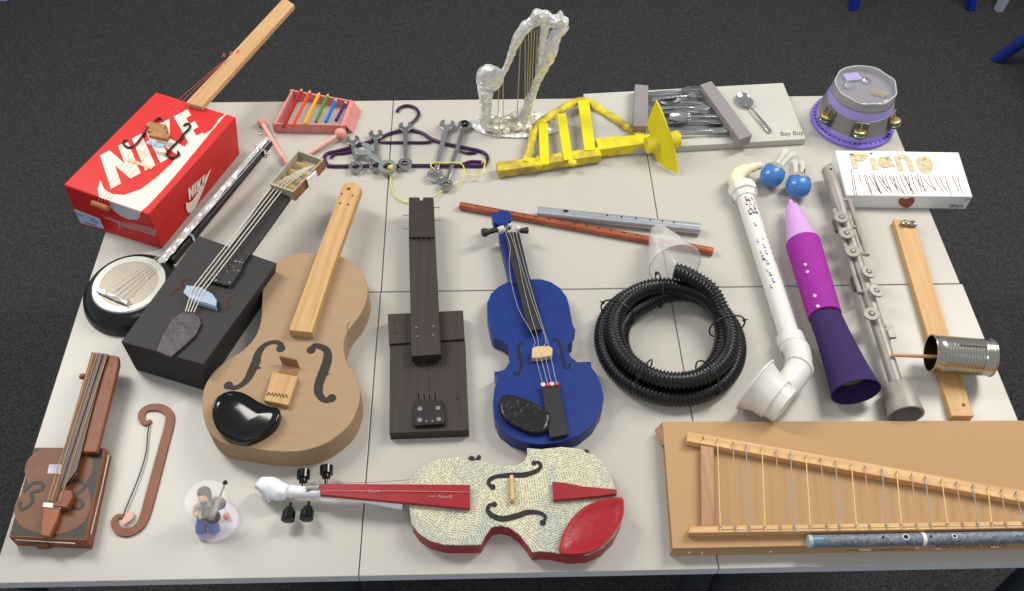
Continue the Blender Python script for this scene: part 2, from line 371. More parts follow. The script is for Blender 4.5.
    part('paper_strip', lambda bm: prism(bm, Us(crop(90, 100, 4.927, [(285, 198), (368, 218), (350, 235), (275, 212)]), h+.024), vec=V(0, 0, -.002)), plain('pale_blue_card', (150, 180, 220), .6), t)
    part('tape_strip', lambda bm: prism(bm, Us(crop(90, 100, 4.927, [(190, 285), (310, 328), (300, 340), (180, 298)]), h+.003), vec=V(0, 0, -.002)), plain('cream_tape', (226, 196, 160), .5), t)
    # neck plank
    far = [U(294.5, 4.5, h+.014), U(284, -3, h+.014)]; near = [U(203.5, 104.5, h+.014), U(188, 100, h+.014)]
    d = (far[1]-near[1]).normalized()
    wd = wood('plank_pine', (206, 168, 122), (186, 146, 100), math.atan2(d.y, d.x))
    top = [near[1]-d*.008, near[0]-d*.008, far[0], far[1]]
    part('neck', lambda bm: hexa(bm, top, [p-V(0, 0, .0135) for p in top]), wd, t, bev=.002)
    fa, fb_ = far[0], far[1]
    for j in range(4):
        s0 = U(222+j*2.5, 62-j*1.5+0, h+.016); s1 = U(148+j*6, 126+j*2, h+.030); s2 = U(98+j*3, 201+j*.8, h+.004)
        part('string', lambda bm: tube(bm, [s0, s1, s2], .0004, 5), red_string, t)
    def cros(bm):
        for j in range(3):
            p0 = U(222+j*7, 57-j*2, h+.0155); ribbon(bm, [p0, p0+V(.006, .012, 0)], .0012, .0008); ribbon(bm, [p0+V(.008, 0, 0), p0+V(0, .012, 0)], .0012, .0008)
    part('pen_mark', cros, red_string, t)
shoebox()
# ---- 2 frying-pan banjo
def pan():
    h = .042; ct = U(130.3, 283.5, h); c = V(ct.x-.002, ct.y-.001, 0)
    t = thing('frying_pan_banjo', 'upturned black frying pan banjo with foil wrapped handle', 'instrument', c)
    enam = plain('black_enamel', (24, 27, 27), .22)
    part('pan_body', lambda bm: lathe(bm, c, Z, [(0, .099), (.002, .1015), (.006, .101), (.02, .097), (.034, .086), (.041, .078), (.0425, .074), (.0425, .0)], 56), enam, t, ang=60)
    part('white_ring', lambda bm: lathe(bm, c, Z, [(h+.0006, .072), (h+.0016, .0715), (h+.0016, .058), (h+.0006, .0575)], 56, False, False), plain('pale_metal_ring', (184, 184, 178), .3, metal=.4), t)
    part('base_disc', lambda bm: disc(bm, c+Z*(h+.0002), .0578, .001, 48), plain('brushed_disc', (140, 132, 120), .38, metal=.7), t, label='brushed metal base disc')
    part('inner_circle', lambda bm: tube(bm, [c+V(.036*math.cos(k*pi/24), .036*math.sin(k*pi/24), h+.0013) for k in range(48)], .0007, 5, closed=True), string_w, t)
    b0, b1 = [U(p[0], p[1], h+.006) for p in crop(75, 130, 2.815, [(66, 452), (152, 488)])]
    def br(bm):
        tube(bm, [b0.lerp(b1, k/10) for k in range(11)], .0055, 8); crumple(bm, .002, 200)
    part('bridge', br, foil, t, label='strip of crumpled foil')
    H0, H1 = U(169, 260, .03), U(270, 141.5, .05); d = (H1-H0).normalized(); s = d.cross(Z).normalized()
    part('handle', lambda bm: hexa(bm, [H0+s*.012+Z*.004, H0-s*.012+Z*.004, H1-s*.008+Z*.004, H1+s*.008+Z*.004], [H0+s*.012-Z*.012, H0-s*.012-Z*.012, H1-s*.008-Z*.008, H1+s*.008-Z*.008]), black, t, bev=.003)
    def fo(bm):
        n_ = 30
        for off in (0,):
            pts = [H0.lerp(H1, -.06+1.06*k/n_)+Z*.009-s*.005 for k in range(n_+1)]; tube(bm, pts, [.008-.003*k/n_ for k in range(n_+1)], 8, flat=(1, .6))
        crumple(bm, .0022, 160)
    part('foil_wrap', fo, foil, t)
    for k, fct in enumerate((.18, .42, .66, .9)):
        p = H0.lerp(H1, fct); part('tape_band', lambda bm: box(bm, p, (.006, .027, .022), Matrix.Rotation(math.atan2(d.y, d.x), 3, 'Z')), steel_bright, t) if k in (0, 3) else None
    for k in range(4):
        a_ = b0.lerp(b1, .25+.17*k)+Z*.005; e = H1-s*(.009-.006*k)+Z*.012
        m_ = H0.lerp(H1, .02)-s*(.008-.005*k)+Z*.016
        part('string', lambda bm: tube(bm, [a_, m_, e], .0008, 5), plain('silver_cord', (205, 205, 205), .4, metal=.3), t)
    for px, py in ((260, 130+0), (266, 139), (257, 149), (268, 150)):
        part('pin', lambda bm: ball(bm, U(px, py+4, .052), .0035, 2), steel_bright, t)
pan()
# ---- 3 black box guitar
def blackbox():
    h = .085
    bc = mat('black_card', (50, 48, 49), .6, ns=8, na=.08, spec=.35)
    tl_, fr_, br_, bl_ = U(120.7, 341.8, h), U(203.5, 364.7, h), U(277, 263, h), U(198.3, 235.2, h)
    u = ((br_-fr_)+(bl_-tl_)).normalized(); v = ((tl_-fr_)+(bl_-br_)).normalized(); Lx = ((br_-fr_).length+(bl_-tl_).length)/2; Wy = ((tl_-fr_).length+(bl_-br_).length)/2
    P = lambda a, b, z: V(*(fr_+u*a+v*b).xy, z)
    t = thing('box_guitar', 'black shoebox guitar with a dark neck and open carton head', 'instrument', P(Lx/2, Wy/2, 0))
    bf_, bl2 = U(205, 391), U(136, 370)
    part('box_body', lambda bm: hexa(bm, [fr_, br_, bl_, tl_], [bf_, bf_+u*(Lx-.004), bf_+u*(Lx-.004)+(bl2-bf_), bl2]), bc, t, bev=.002)
    C = lambda pts, z: Us(crop(110, 220, 3.283, pts), z)
    zn = h+.008
    nk = C([(318, 198), (385, 216)], zn) + Us([(290.5, 198), (272.5, 184)], zn)
    part('neck', lambda bm: hexa(bm, nk, [p-Z*.0075 for p in nk]), plain('near_black_neck', (38, 34, 33), .4), t, bev=.001)
    part('neck_tape', lambda bm: prism(bm, C([(372, 140), (425, 120), (452, 100), (430, 165), (395, 215), (325, 198)], zn+.001), zn+.0004), mat('clear_black_tape', (70, 68, 68), .12, alpha=.7, bump=.6, bs=80), t)
    # bridge
    def br(bm):
        pts = C([(241, 238), (252, 214), (300, 222), (335, 242), (350, 262), (348, 282), (300, 268), (262, 256)], h+.014); prism(bm, pts, vec=V(0, .0, -.004))
        e = C([(262, 256), (348, 282)], h+.011); hexa(bm, [e[0], e[1], e[1]+V(0, -.004, 0), e[0]+V(0, -.004, 0)], [V(p.x, p.y, h+.0003) for p in (e[0], e[1], e[1]+V(0, -.004, 0), e[0]+V(0, -.004, 0))])
    part('bridge', br, plain('pale_blue_card2', (160, 178, 200), .6), t)
    part('tailpiece', lambda bm: prism(bm, C([(240, 300), (268, 300), (292, 315), (300, 338), (280, 378), (245, 412), (200, 450), (150, 430), (168, 385), (200, 328)], h+.006), h+.0004), mat('dark_purple_tape', (58, 46, 52), .45, ns=40, na=.35, bump=.5, bs=50), t, bev=.001)
    smear = mat('faded_red_paint', (92, 44, 42), .7, alpha=.35)
    for c in ([(200, 250), (215, 230), (235, 225), (240, 200), (270, 195)], [(365, 292), (395, 285), (385, 265), (420, 240)]):
        pp = [U(p[0], p[1], h+.0004) for p in spl(crop(110, 220, 3.283, c), 4, False)]
        part('f_hole', lambda bm: ribbon(bm, pp, [.003, .006, .005, .006, .003], .0003), smear, t)
    # head carton
    zc = zn+.018; outer = Us([(269.6, 184), (298.4, 149.7), (323.8, 159), (293, 192)], zc)
    o_in = [sum(outer, V(0, 0, 0))/4*.08 + p*.92 for p in outer]
    def tray(bm):
        z0 = zc-.026
        a1 = [bm.verts.new(p) for p in outer]; a2 = [bm.verts.new(V(p.x, p.y, z0)) for p in outer]
        b1 = [bm.verts.new(p) for p in o_in]; b2 = [bm.verts.new(V(p.x, p.y, z0+.004)) for p in o_in]
        bm.faces.new(a2[::-1]); bm.faces.new(b2)
        for k in range(4):
            j = (k+1) % 4
            bm.faces.new([a1[k], a2[k], a2[j], a1[j]]); bm.faces.new([b1[k], b1[j], b2[j], b2[k]]); bm.faces.new([a1[k], a1[j], b1[j], b1[k]])
    hd = part('head_carton', tray, mat('grey_carton', (172, 166, 148), .8, ns=30, na=.08), t, smooth=False)
    part('side_flap', lambda bm: hexa(bm, [outer[3]+V(.0012, -.0012, 0), outer[2]+V(.0012, -.0012, 0), outer[2]+V(.0002, -.0002, 0), outer[3]+V(.0002, -.0002, 0)], [V(p.x, p.y, zc-.026) for p in (outer[3]+V(.0012, -.0012, 0), outer[2]+V(.0012, -.0012, 0), outer[2]+V(.0002, -.0002, 0), outer[3]+V(.0002, -.0002, 0))]), plain('brown_carton', (140, 98, 70), .8), hd, smooth=False)
    part('white_flap', lambda bm: hexa(bm, Us(crop(250, 145, 5.37, [(302, 180), (352, 136), (356, 142), (306, 188)]), zc+.001), [V(p.x+.002, p.y-.002, zn-.01) for p in Us(crop(250, 145, 5.37, [(302, 180), (352, 136), (356, 142), (306, 188)]), zc)]), white_plastic, hd, smooth=False)
    rb = plain('yellow_band', (178, 142, 58), .55)
    for a_, b_ in (((245, 95), (330, 118)), ((208, 130), (310, 165)), ((170, 165), (290, 200)), ((135, 190), (250, 232))):
        p = Us(crop(250, 145, 5.37, [a_, b_]), zn+.006); part('rubber_band', lambda bm: ribbon(bm, p, .0065, .001), rb, t)
    nut = crop(250, 145, 5.37, [(128, 212), (148, 214), (170, 216), (192, 218)]); far = crop(250, 145, 5.37, [(300, 120), (312, 118), (330, 112), (345, 106)])
    bd = crop(110, 220, 3.283, [(270, 225), (282, 228), (295, 232), (306, 236)]); tl2 = crop(110, 220, 3.283, [(248, 300), (256, 301), (265, 302), (275, 303)])
    for k in range(4):
        part('string', lambda bm: tube(bm, [U(*tl2[k], h+.008), U(*bd[k], h+.017), U(*nut[k], zn+.010), U(*far[k], zn+.02)], .0011, 6), string_w, t)
blackbox()
# ---- 4 cardboard violin
def fhole(root, px, x0, y0, s, z, ws, m, th=.0006, blobs=True, name='f_hole'):
    q = spl(crop(x0, y0, s, px), 5, False); pts = [U(p[0], p[1], z) for p in q]
    def fn(bm):
        ribbon(bm, pts, ws, th)
        if blobs:
            for p, w_ in ((pts[0], blobs[0]), (pts[-1], blobs[1])): disc(bm, p, w_, th*1.05, 16)
    part(name, fn, m, root)
def cardviolin():
    h = .055
    top = [(315, 253), (340, 256), (357, 266), (366.5, 281), (367, 298), (360, 315), (348, 331), (343.5, 346), (347, 363), (356, 376), (360, 392), (357.6, 408), (350, 424), (337, 436), (322, 445), (300, 451), (272, 451), (245, 447), (221, 442), (207, 428), (202.5, 408), (203.5, 390), (212, 374), (226, 361), (243, 350), (255, 337), (261, 320), (262, 300), (264, 282), (273, 265), (291, 255)]
    P = [U(p[0], p[1], h) for p in spl(top, 4)]
    c = U(287, 360, 0)
    t = thing('cardboard_violin', 'large plain brown cardboard violin with black chin rest and pine neck', 'instrument', c)
    part('body', lambda bm: hexa(bm, P, [V(p.x, p.y, 0)+V(0, -.0, 0) for p in P]), card, t, bev=.0012)
    d = (U(351, 185, h)-U(302, 331, h)).normalized(); pine = wood('pine_neck', (204, 166, 116), (184, 142, 92), math.atan2(d.y, d.x))
    nk = Us([(288.5, 330), (312, 332.5), (330, 276), (361.5, 188), (358, 184), (351.5, 181.5), (345, 183.5), (341.5, 187.5)], h+.02)
    nn = part('neck', lambda bm: prism(bm, nk, vec=V(0, 0, -.0195)), pine, t, bev=.0015)
    for x, y in ((530, 235), (492, 262), (550, 272), (485, 313), (528, 320)):
        part('peg_hole', lambda bm: disc(bm, U(250+x/5.37, 145+y/5.37, h+.02), .0024 if y > 240 else .004, .0006, 12), plain('dark_knot', (92, 56, 30), .8), nn)
    ft = plain('black_marker', (44, 41, 40), .7)
    fhole(t, [(338, 112), (340, 98), (322, 88), (295, 90), (268, 105), (248, 135), (240, 165), (222, 205), (205, 235), (180, 258), (150, 268), (132, 258)], 195, 320, 3.94, h+.0002, [.010, .010, .009, .009, .011, .014, .017, .016, .013, .010, .009, .010], ft, blobs=(.0085, .0085))
    fhole(t, [(458, 118), (470, 102), (495, 105), (520, 122), (522, 155), (508, 200), (492, 240), (486, 280), (500, 308), (522, 318), (538, 308)], 195, 320, 3.94, h+.0002, [.010, .011, .012, .014, .017, .018, .017, .016, .012, .010, .010], ft, blobs=(.0085, .0085))
    for c_ in ([(238, 175), (262, 188), (240, 195)], [(480, 205), (512, 205), (532, 212), (512, 218)]):
        part('f_hole_notch', lambda bm: prism(bm, Us(crop(195, 320, 3.94, c_), h+.0009), h+.0001), ft, t)
    cr = lambda pts, z: Us(crop(195, 320, 3.94, pts), z)
    # folded card bridge
    def br(bm):
        a_ = cr([(334, 145), (410, 152), (414, 185), (345, 172)], 0)
        f0, f1 = U(*crop(195, 320, 3.94, [(345, 176)])[0], h+.0015), U(*crop(195, 320, 3.94, [(412, 190)])[0], h+.0015)
        t0, t1 = f0+V(-.004, .006, .018), f1+V(-.004, .006, .018)
        hexa(bm, [t0, t1, t1+V(0, .003, 0), t0+V(0, .003, 0)], [f0, f1, f1+V(0, .003, 0), f0+V(0, .003, 0)])
        hexa(bm, [f0, f1, f1+V(-.006, -.02, 0), f0+V(-.006, -.02, 0)], [p-Z*.0014 for p in (f0, f1, f1+V(-.006, -.02, 0), f0+V(-.006, -.02, 0))])
    part('bridge', br, card_dark, t)
    bt = cr([(305, 205), (405, 222), (367, 336), (271, 316)], h+.011)
    bl = part('tailpiece', lambda bm: prism(bm, bt, h+.0005), pine, t, bev=.001)
    def zz(bm):
        a_, b_ = cr([(284, 290), (365, 300)], h+.0115)
        pts = [a_.lerp(b_, k/12)+V(0, .0035*(1 if k % 2 else -1), 0) for k in range(13)]; tube(bm, pts, .0011, 5)
    part('staple_row', zz, plain('dark_staple', (60, 48, 38), .5), bl)
    # chin rest: shallow glossy dish
    co = [(92, 300), (135, 280), (180, 284), (215, 300), (250, 322), (290, 340), (326, 347), (334, 368), (318, 408), (285, 440), (235, 466), (180, 478), (120, 458), (82, 420), (68, 370), (74, 328)]
    R = [U(p[0], p[1], h+.018) for p in spl(crop(195, 320, 3.94, co), 4)]
    cc_ = sum(R, V(0, 0, 0))/len(R)
    def cf(bm):
        prof = [(1, -.017), (1.0, -.006), (1.0, 0), (.96, .001), (.9, -.003), (.7, -.006), (.35, -.008)]
        prev = None
        base = None
        for sc_, dz in prof:
            ring = [bm.verts.new(cc_+(p-cc_)*sc_+V(0, 0, dz)) for p in R]
            if prev:
                for k in range(len(ring)): j = (k+1) % len(ring); bm.faces.new([prev[k], prev[j], ring[j], ring[k]])
            else: bm.faces.new(ring[::-1])
            prev = ring
        bm.faces.new(prev)
    part('chin_rest', cf, blackgloss, t, ang=70)
    part('cut_mark', lambda bm: ribbon(bm, Us([(349, 322), (347, 327), (349, 333)], h+.0002), .0008, .0004), ft, t)
cardviolin()
# ---- 5 brown box violin and its bow
def brownviolin():
    h = .034
    C = lambda pts, z: Us(crop(0, 340, 2.685, pts), z)
    brn = mat('brown_paint', (126, 72, 42), .5, ns=20, na=.15); drk = mat('dark_green_paint', (44, 42, 36), .5, ns=25, na=.25)
    T4 = Us([(33.5, 447), (106, 447.5), (86, 541), (8.3, 537.5)], h)
    t = thing('box_violin', 'small brown and dark painted box violin with thick neck', 'instrument', sum(T4, V(0, 0, 0))/4*1-Z*h)
    body = part('body', lambda bm: hexa(bm, T4, [V(p.x, p.y, 0) for p in T4]), brn, t, bev=.0025)
    T5 = [sum(T4, V(0, 0, 0))/4*.05+p*.95 for p in T4]
    part('painted_panel', lambda bm: prism(bm, [p+Z*.0005 for p in T5], h+.0001), drk, body, smooth=False)
    vo = [(128, 290), (165, 292), (205, 295), (238, 308), (250, 335), (242, 365), (232, 385), (240, 410), (244, 445), (228, 485), (190, 512), (140, 522), (90, 515), (52, 495), (38, 460), (48, 425), (72, 398), (72, 375), (66, 350), (76, 320), (100, 300)]
    part('painted_violin', lambda bm: prism(bm, [U(p[0], p[1], h+.0009) for p in spl(crop(0, 340, 2.685, vo), 4)], h+.0004), mat('brown_paint2', (112, 68, 42), .5, ns=30, na=.15), body, smooth=False)
    for c in ([(68, 405), (88, 385), (112, 385), (112, 402), (85, 410), (88, 430), (75, 447), (56, 455), (54, 438)], [(178, 388), (205, 378), (228, 390), (215, 408), (195, 418), (222, 435), (215, 452), (195, 450)]):
        fhole(t, c, 0, 340, 2.685, h+.0010, [.005, .006, .006, .006, .007, .006, .006, .004], drk, blobs=(.003, .004))
    part('side_glue', lambda bm: ribbon(bm, [V(p.x, p.y, p.z) for p in (U(108, 455, h-.006)+V(.001, 0, 0), U(101, 490, h-.012), U(90, 534, h-.008)+V(.001, 0, 0))], .0018, .0012, up=V(1, 0, .3).normalized()), string_w, t)
    part('edge_glue', lambda bm: tube(bm, [T4[3]+V(.01, -.0012, -.006), T4[2]+V(-.02, -.0012, -.006)], .0012, 6), string_w, t)
    zn = h+.012
    nk = Us([(93, 351), (106, 351), (119.5, 355.5), (120, 362), (102, 448), (60, 448)], zn)
    nk = Us([(91.5, 351.5), (118.5, 356), (119, 363), (97, 452), (62, 452)], zn)
    part('neck', lambda bm: prism(bm, nk, vec=V(0, 0, -.0115)), brn, t, bev=.002)
    fb = Us([(97, 352.5), (108, 354), (92, 410), (77, 470), (60, 492), (62, 455), (80, 405)], zn+.0045)
    part('fingerboard', lambda bm: prism(bm, fb, vec=V(0, 0, -.0044)), plain('dark_fingerboard', (56, 26, 28), .4), t, bev=.0006)
    for x, y in ((222, 98), (300, 70), (300, 90), (294, 118), (296, 132)):
        p = U(x/2.685, 340+y/2.685, zn-.005); part('tuning_peg', lambda bm: lathe(bm, p+V(-.006, 0, 0), V(1, 0, 0), [(0, .002), (.002, .005), (.007, .006), (.011, .0045), (.012, 0)], 12), brn, t)
    part('paper_label', lambda bm: prism(bm, C([(132, 334), (212, 334), (204, 361), (127, 358)], h+.0018), h+.0012), mat('scribbled_paper', (205, 202, 214), .7, ns=90, na=.15), t, smooth=False)
    part('bridge', lambda bm: prism(bm, C([(150, 402), (192, 402), (196, 418), (180, 450), (140, 448)], h+.016), h+.0012), brn, t, bev=.002)
    tp = part('tailpiece', lambda bm: prism(bm, C([(117, 436), (166, 440), (150, 488), (132, 528), (108, 524), (112, 480)], h+.012), h+.0012), mat('warm_brown', (150, 84, 52), .5, ns=25), t, bev=.0015)
    part('white_band', lambda bm: prism(bm, C([(117, 436), (166, 440), (163, 453), (115, 447)], h+.0132), h+.012), white_plastic, tp)
    part('end_button', lambda bm: box(bm, U(115/2.685, 340+553/2.685, .012)+V(0, .001, 0), (.02, .005, .02)), brn, t, bev=.001)
    tops = crop(0, 340, 2.685, [(251, 34), (262, 36), (276, 38), (288, 40)]); bots = crop(0, 340, 2.685, [(128, 432), (138, 432), (150, 434), (160, 434)])
    yel = [plain('tan_string', (188, 150, 90), .5), plain('tan_string', (188, 150, 90), .5), plain('brown_string', (90, 40, 40), .5), plain('tan_string', (188, 150, 90), .5)]
    for k in range(4): part('string', lambda bm: tube(bm, [U(*tops[k], zn+.006), U(*bots[k], h+.017)], .0008, 5), yel[k], t)
    # bow
    cl = [(374, 200), (360, 207), (350, 195), (353, 178), (372, 168), (400, 170), (419, 186), (417, 215), (405, 260), (392, 310), (380, 355), (368, 400), (358, 435), (343, 462), (318, 475), (293, 470), (283, 450), (292, 436), (308, 436)]
    q = [U(p[0], p[1], .0002) for p in spl(crop(0, 340, 2.463, cl), 4, False)]
    t2 = thing('cardboard_bow', 'curly brown cardboard bow with black cord lying beside the small box violin', 'bow', U(157, 475, 0))
    part('stick', lambda bm: ribbon(bm, q, [.006, .010, .012, .013, .014, .015, .016, .017, .017, .0175, .018, .018, .017, .016, .0155, .014, .012, .009, .005], .004), brn, t2, bev=.0008)
    part('cord', lambda bm: tube(bm, [U(p[0], p[1], .005) for p in spl(crop(0, 340, 2.463, [(368, 205), (364, 230), (360, 275), (348, 320), (328, 372), (310, 415), (304, 438)]), 5, False)], .0013, 6), black, t2)
    part('paper_scrap', lambda bm: prism(bm, Us(crop(0, 340, 2.463, [(312, 425), (330, 422), (328, 438), (305, 455), (298, 447)]), .008), .0045), plain('pink_paper', (220, 176, 160), .6), t2)
brownviolin()
# ---- 6 plastic cup with clay figure
def cup():
    c = U(217.6, 521.5, 0)
    t = thing('clear_cup', 'upturned clear plastic cup over a tiny violin playing figure', 'cup', c)
    clear = mat('clear_plastic', (235, 240, 242), .06, alpha=.13, spec=.6)
    part('cup_wall', lambda bm: lathe(bm, c, Z, [(.003, .0378), (.03, .0375), (.07, .0370), (.082, .0365), (.087, .034), (.087, 0)], 48, False, False), clear, t, ang=60)
    part('cup_rim', lambda bm: lathe(bm, c, Z, [(.002, .0385), (.004, .039), (.006, .0375)], 48, False, False), mat('clear_rim', (240, 240, 245), .1, alpha=.45), t)
    part('base_disc', lambda bm: disc(bm, c, .0365, .002, 48), plain('pearly_white', (222, 214, 226), .4), t, label='pearly white disc under the cup')
    # figure
    S = .9
    fx = U(209.5, 532, 0); fx.z = .002
    def P(x, y, z): return fx+V(x, y, z)
    skin = plain('clay_skin', (204, 158, 126), .6); denim = plain('clay_blue', (104, 116, 176), .6); blk = plain('clay_black', (34, 30, 34), .6); hair = plain('clay_hair', (50, 36, 32), .7)
    # one skinned body
    me = bpy.data.meshes.new('person'); vs = [(0, 0, .020), (0, .0, .030), (0, 0, .037), (0, 0, .041), (0, -.001, .048), (-.006, -.001, .013), (-.007, -.003, .001), (.006, -.001, .013), (.008, -.003, .001), (-.010, -.001, .036), (-.013, -.006, .029), (-.006, -.011, .026), (.010, -.001, .036), (.015, -.004, .031), (.013, -.010, .034)]
    ed = [(0, 1), (1, 2), (2, 3), (3, 4), (0, 5), (5, 6), (0, 7), (7, 8), (2, 9), (9, 10), (10, 11), (2, 12), (12, 13), (13, 14)]
    me.from_pydata(vs, ed, []); fig = bpy.data.objects.new('person', me); COL.objects.link(fig); fig.location = fx; me.materials.append(skin)
    fig['label'] = 'tiny clay person with dark hair and beard, blue trousers and black top'; fig['category'] = 'person'
    md = fig.modifiers.new('skin', 'SKIN'); rad = [.0075, .008, .006, .0035, .0065, .0055, .0055, .0055, .0055, .0035, .003, .003, .0035, .003, .003]
    for i, v in enumerate(me.skin_vertices[0].data): v.radius = (rad[i], rad[i]); v.use_root = (i == 0)
    md2 = fig.modifiers.new('sub', 'SUBSURF'); md2.levels = md2.render_levels = 2
    for o_ in (fig,): md.use_smooth_shade = True
    def ch(name, fn, m):
        part(name, fn, m, fig)
    ch('trousers', lambda bm: (tube(bm, [P(0, 0, .022), P(-.005, -.001, .016), P(-.007, -.003, .008), P(-.0075, -.004, .0006)], [.007, .0072, .0068, .0066], 14), tube(bm, [P(0, 0, .022), P(.005, -.001, .016), P(.0075, -.003, .008), P(.0085, -.004, .0006)], [.007, .0072, .0068, .0066], 14)), denim)
    ch('shirt', lambda bm: lathe(bm, P(0, 0, .0185), Z, [(0, .0085), (.008, .0094), (.016, .0085), (.020, .0055), (.022, .004)], 20, sy=.85), blk)
    ch('hair', lambda bm: (ball(bm, P(0, .002, .0505), .0082, 3), ball(bm, P(0, .004, .044), .0075, 2)), hair)
    ch('beard', lambda bm: ball(bm, P(0, -.0042, .0412), .0046, 2, (1.0, .8, 1.25)), hair)
    ch('face', lambda bm: ball(bm, P(0, -.0045, .0475), .0055, 3, (1.05, .8, .85)), skin)
    ch('eye', lambda bm: ball(bm, P(-.0022, -.0088, .0485), .0008, 1), blk); ch('eye', lambda bm: ball(bm, P(.0022, -.0088, .0485), .0008, 1), blk)
    ch('nose', lambda bm: ball(bm, P(0, -.0092, .0472), .0009, 1), skin)
    tv = thing('toy_violin', 'tiny brown clay violin held by the clay person', 'violin', P(.014, -.008, .036))
    vb = plain('clay_brown', (84, 58, 46), .6)
    ax = V(.45, .25, .86).normalized(); s = V(1, 0, -.5).normalized(); nrm = s.cross(ax)*-1
    o0 = P(.008, -.0115, .027)
    part('body', lambda bm: (ball(bm, o0, .0085, 3, (1, .35, 1)), ball(bm, o0+V(.007, .002, .013), .0075, 3, (1, .35, 1))), vb, tv)
    part('neck', lambda bm: tube(bm, [o0+V(.008, .001, .016), o0+V(.0155, .004, .034)], .0012, 8), vb, tv)
    part('scroll', lambda bm: ball(bm, o0+V(.0155, .004, .034), .0024, 2), hair, tv)
    for k in range(3): part('string', lambda bm: tube(bm, [o0+V(-.002+k*.002, -.0034, -.002), o0+V(.0145+k*.0008, .0015, .033)], .0004, 5), string_w, tv)
    tb = solo('toy_bow', lambda bm: tube(bm, [P(-.006, -.013, .022), P(-.003, -.014, .034)], .0006, 6), string_w, 'tiny white bow held across the clay violin', 'bow', P(-.006, -.013, .022))
    Rt = Matrix.Rotation(math.radians(-32), 3, 'X')
    for o_, k_, dv in ((fig, 1.42, V(0, 0, .004)), (tv, 1.75, V(.004, .004, .004)), (tb, 1.7, V(.002, .002, .004))):
        l_ = Vector(o_.location); o_.location = fx+Rt @ ((l_-fx)*1.42)+dv; o_.scale = (k_,)*3; o_.rotation_euler = (math.radians(-32), 0, 0)
    cc_ = c+V(.016, .006, .0022+.0055)
    solo('clay_ball', lambda bm: ball(bm, cc_, .0055, 3), plain('orange_clay', (240, 156, 110), .6), 'small orange clay ball under the clear cup', 'ball', cc_-Z*.0055)
    solo('wire_stand', lambda bm: tube(bm, [c+V(.016, .012, .002), c+V(.014, .013, .04), c+V(.012, .006, .080)], .0005, 6), string_w, 'thin pale wire rising beside the orange clay ball', 'wire', c+V(.016, .012, .002))
cup()
# ---- 7 pink box xylophone and beaters
def xylo():
    pk = mat('pink_paint', (214, 140, 134), .6, ns=30, na=.1)
    h = .028
    BL, BR, FR, FL = Us([(291, 90.5), (352, 101.5), (343.5, 124), (274, 122.5)], h)
    t = thing('pencil_xylophone', 'pink tray xylophone with six coloured pencil bars', 'instrument', (BL+BR+FR+FL)/4-Z*h)
    def wall(a_, b_, lean, w_=.004, e=.0):
        d = (b_-a_).normalized(); s = Z.cross(d)
        return lambda bm: hexa(bm, [a_-d*e, b_+d*e, b_+d*e+s*w_, a_-d*e+s*w_], [V(p.x, p.y, 0)+lean for p in (a_-d*e, b_+d*e, b_+d*e+s*w_, a_-d*e+s*w_)])
    part('side_wall', wall(FL, FR, V(0, 0, 0), -.004, .004), pk, t, bev=.0008)
    part('side_wall', wall(BL, BR, V(0, 0, 0), .004, .004), pk, t, bev=.0008)
    part('end_wall', wall(BL, FL, V(0, 0, 0), .005, .006), pk, t, bev=.0008)
    part('end_wall', wall(BR, FR, V(.0, 0, 0), -.006, .006), pk, t, bev=.0008)
    out = Us([(352, 101), (361, 112), (350, 134), (343.5, 124.5)], 0)
    part('end_flap', lambda bm: hexa(bm, [BR, FR, FR+V(.003, 0, 0), BR+V(.003, 0, 0)], [V(q.x, q.y, .0) for q in (BR+V(.016, -.002, 0), FR+V(.016, -.002, 0), FR+V(.02, -.002, 0), BR+V(.02, -.002, 0))]), pk, t, bev=.0008)
    cols = [('red', (176, 26, 34)), ('orange', (226, 72, 40)), ('yellow', (240, 168, 34)), ('green', (92, 132, 52)), ('blue', (40, 110, 200)), ('purple', (72, 34, 110))]
    bars = crop(200, 60, 4.92, [(503, 140), (410, 330), (545, 148), (456, 325), (590, 158), (514, 315), (632, 165), (570, 305), (673, 188), (619, 305), (722, 200), (670, 298)])
    for k, (nm, c) in enumerate(cols):
        a_, b_ = U(*bars[2*k], h+.0035), U(*bars[2*k+1], h+.0035); d = (a_-b_).normalized(); Lg = (a_-b_).length
        m = plain('pencil_'+nm, c, .35)
        p = part('pencil_bar', lambda bm: lathe(bm, b_, d, [(0, .0044), (Lg-.012, .0044)], 6), m, t, smooth=False, label=nm+' pencil bar')
        part('pencil_tip', lambda bm: lathe(bm, b_+d*(Lg-.012), d, [(0, .0044), (.009, .0013)], 6), cream, p, smooth=False)
        part('pencil_lead', lambda bm: lathe(bm, b_+d*(Lg-.003), d, [(0, .0012), (.003, 0)], 6), m, p)
    for a_, b_, ra, lb in (((261.6, 122.6), (287, 164), 4.6, 'pink beater lying left of the pencil xylophone'), ((340.5, 134), (305, 156), 6, 'pink beater lying at the front right corner of the pencil xylophone')):
        r = ra/ppm(U(*a_)); A_, B_ = U(*a_, r), U(*b_, .006)
        A_.z = r
        m = thing('beater', lb, 'beater', V(A_.x, A_.y, 0), 'pink beaters of the pencil xylophone')
        part('ball', lambda bm: ball(bm, A_, r, 3), mat('pink_ball', (220, 150, 140), .7, ns=40), m)
        part('stick', lambda bm: tube(bm, [A_, B_], .0058, 12), plain('pink_stick', (224, 168, 158), .6), m)
xylo()
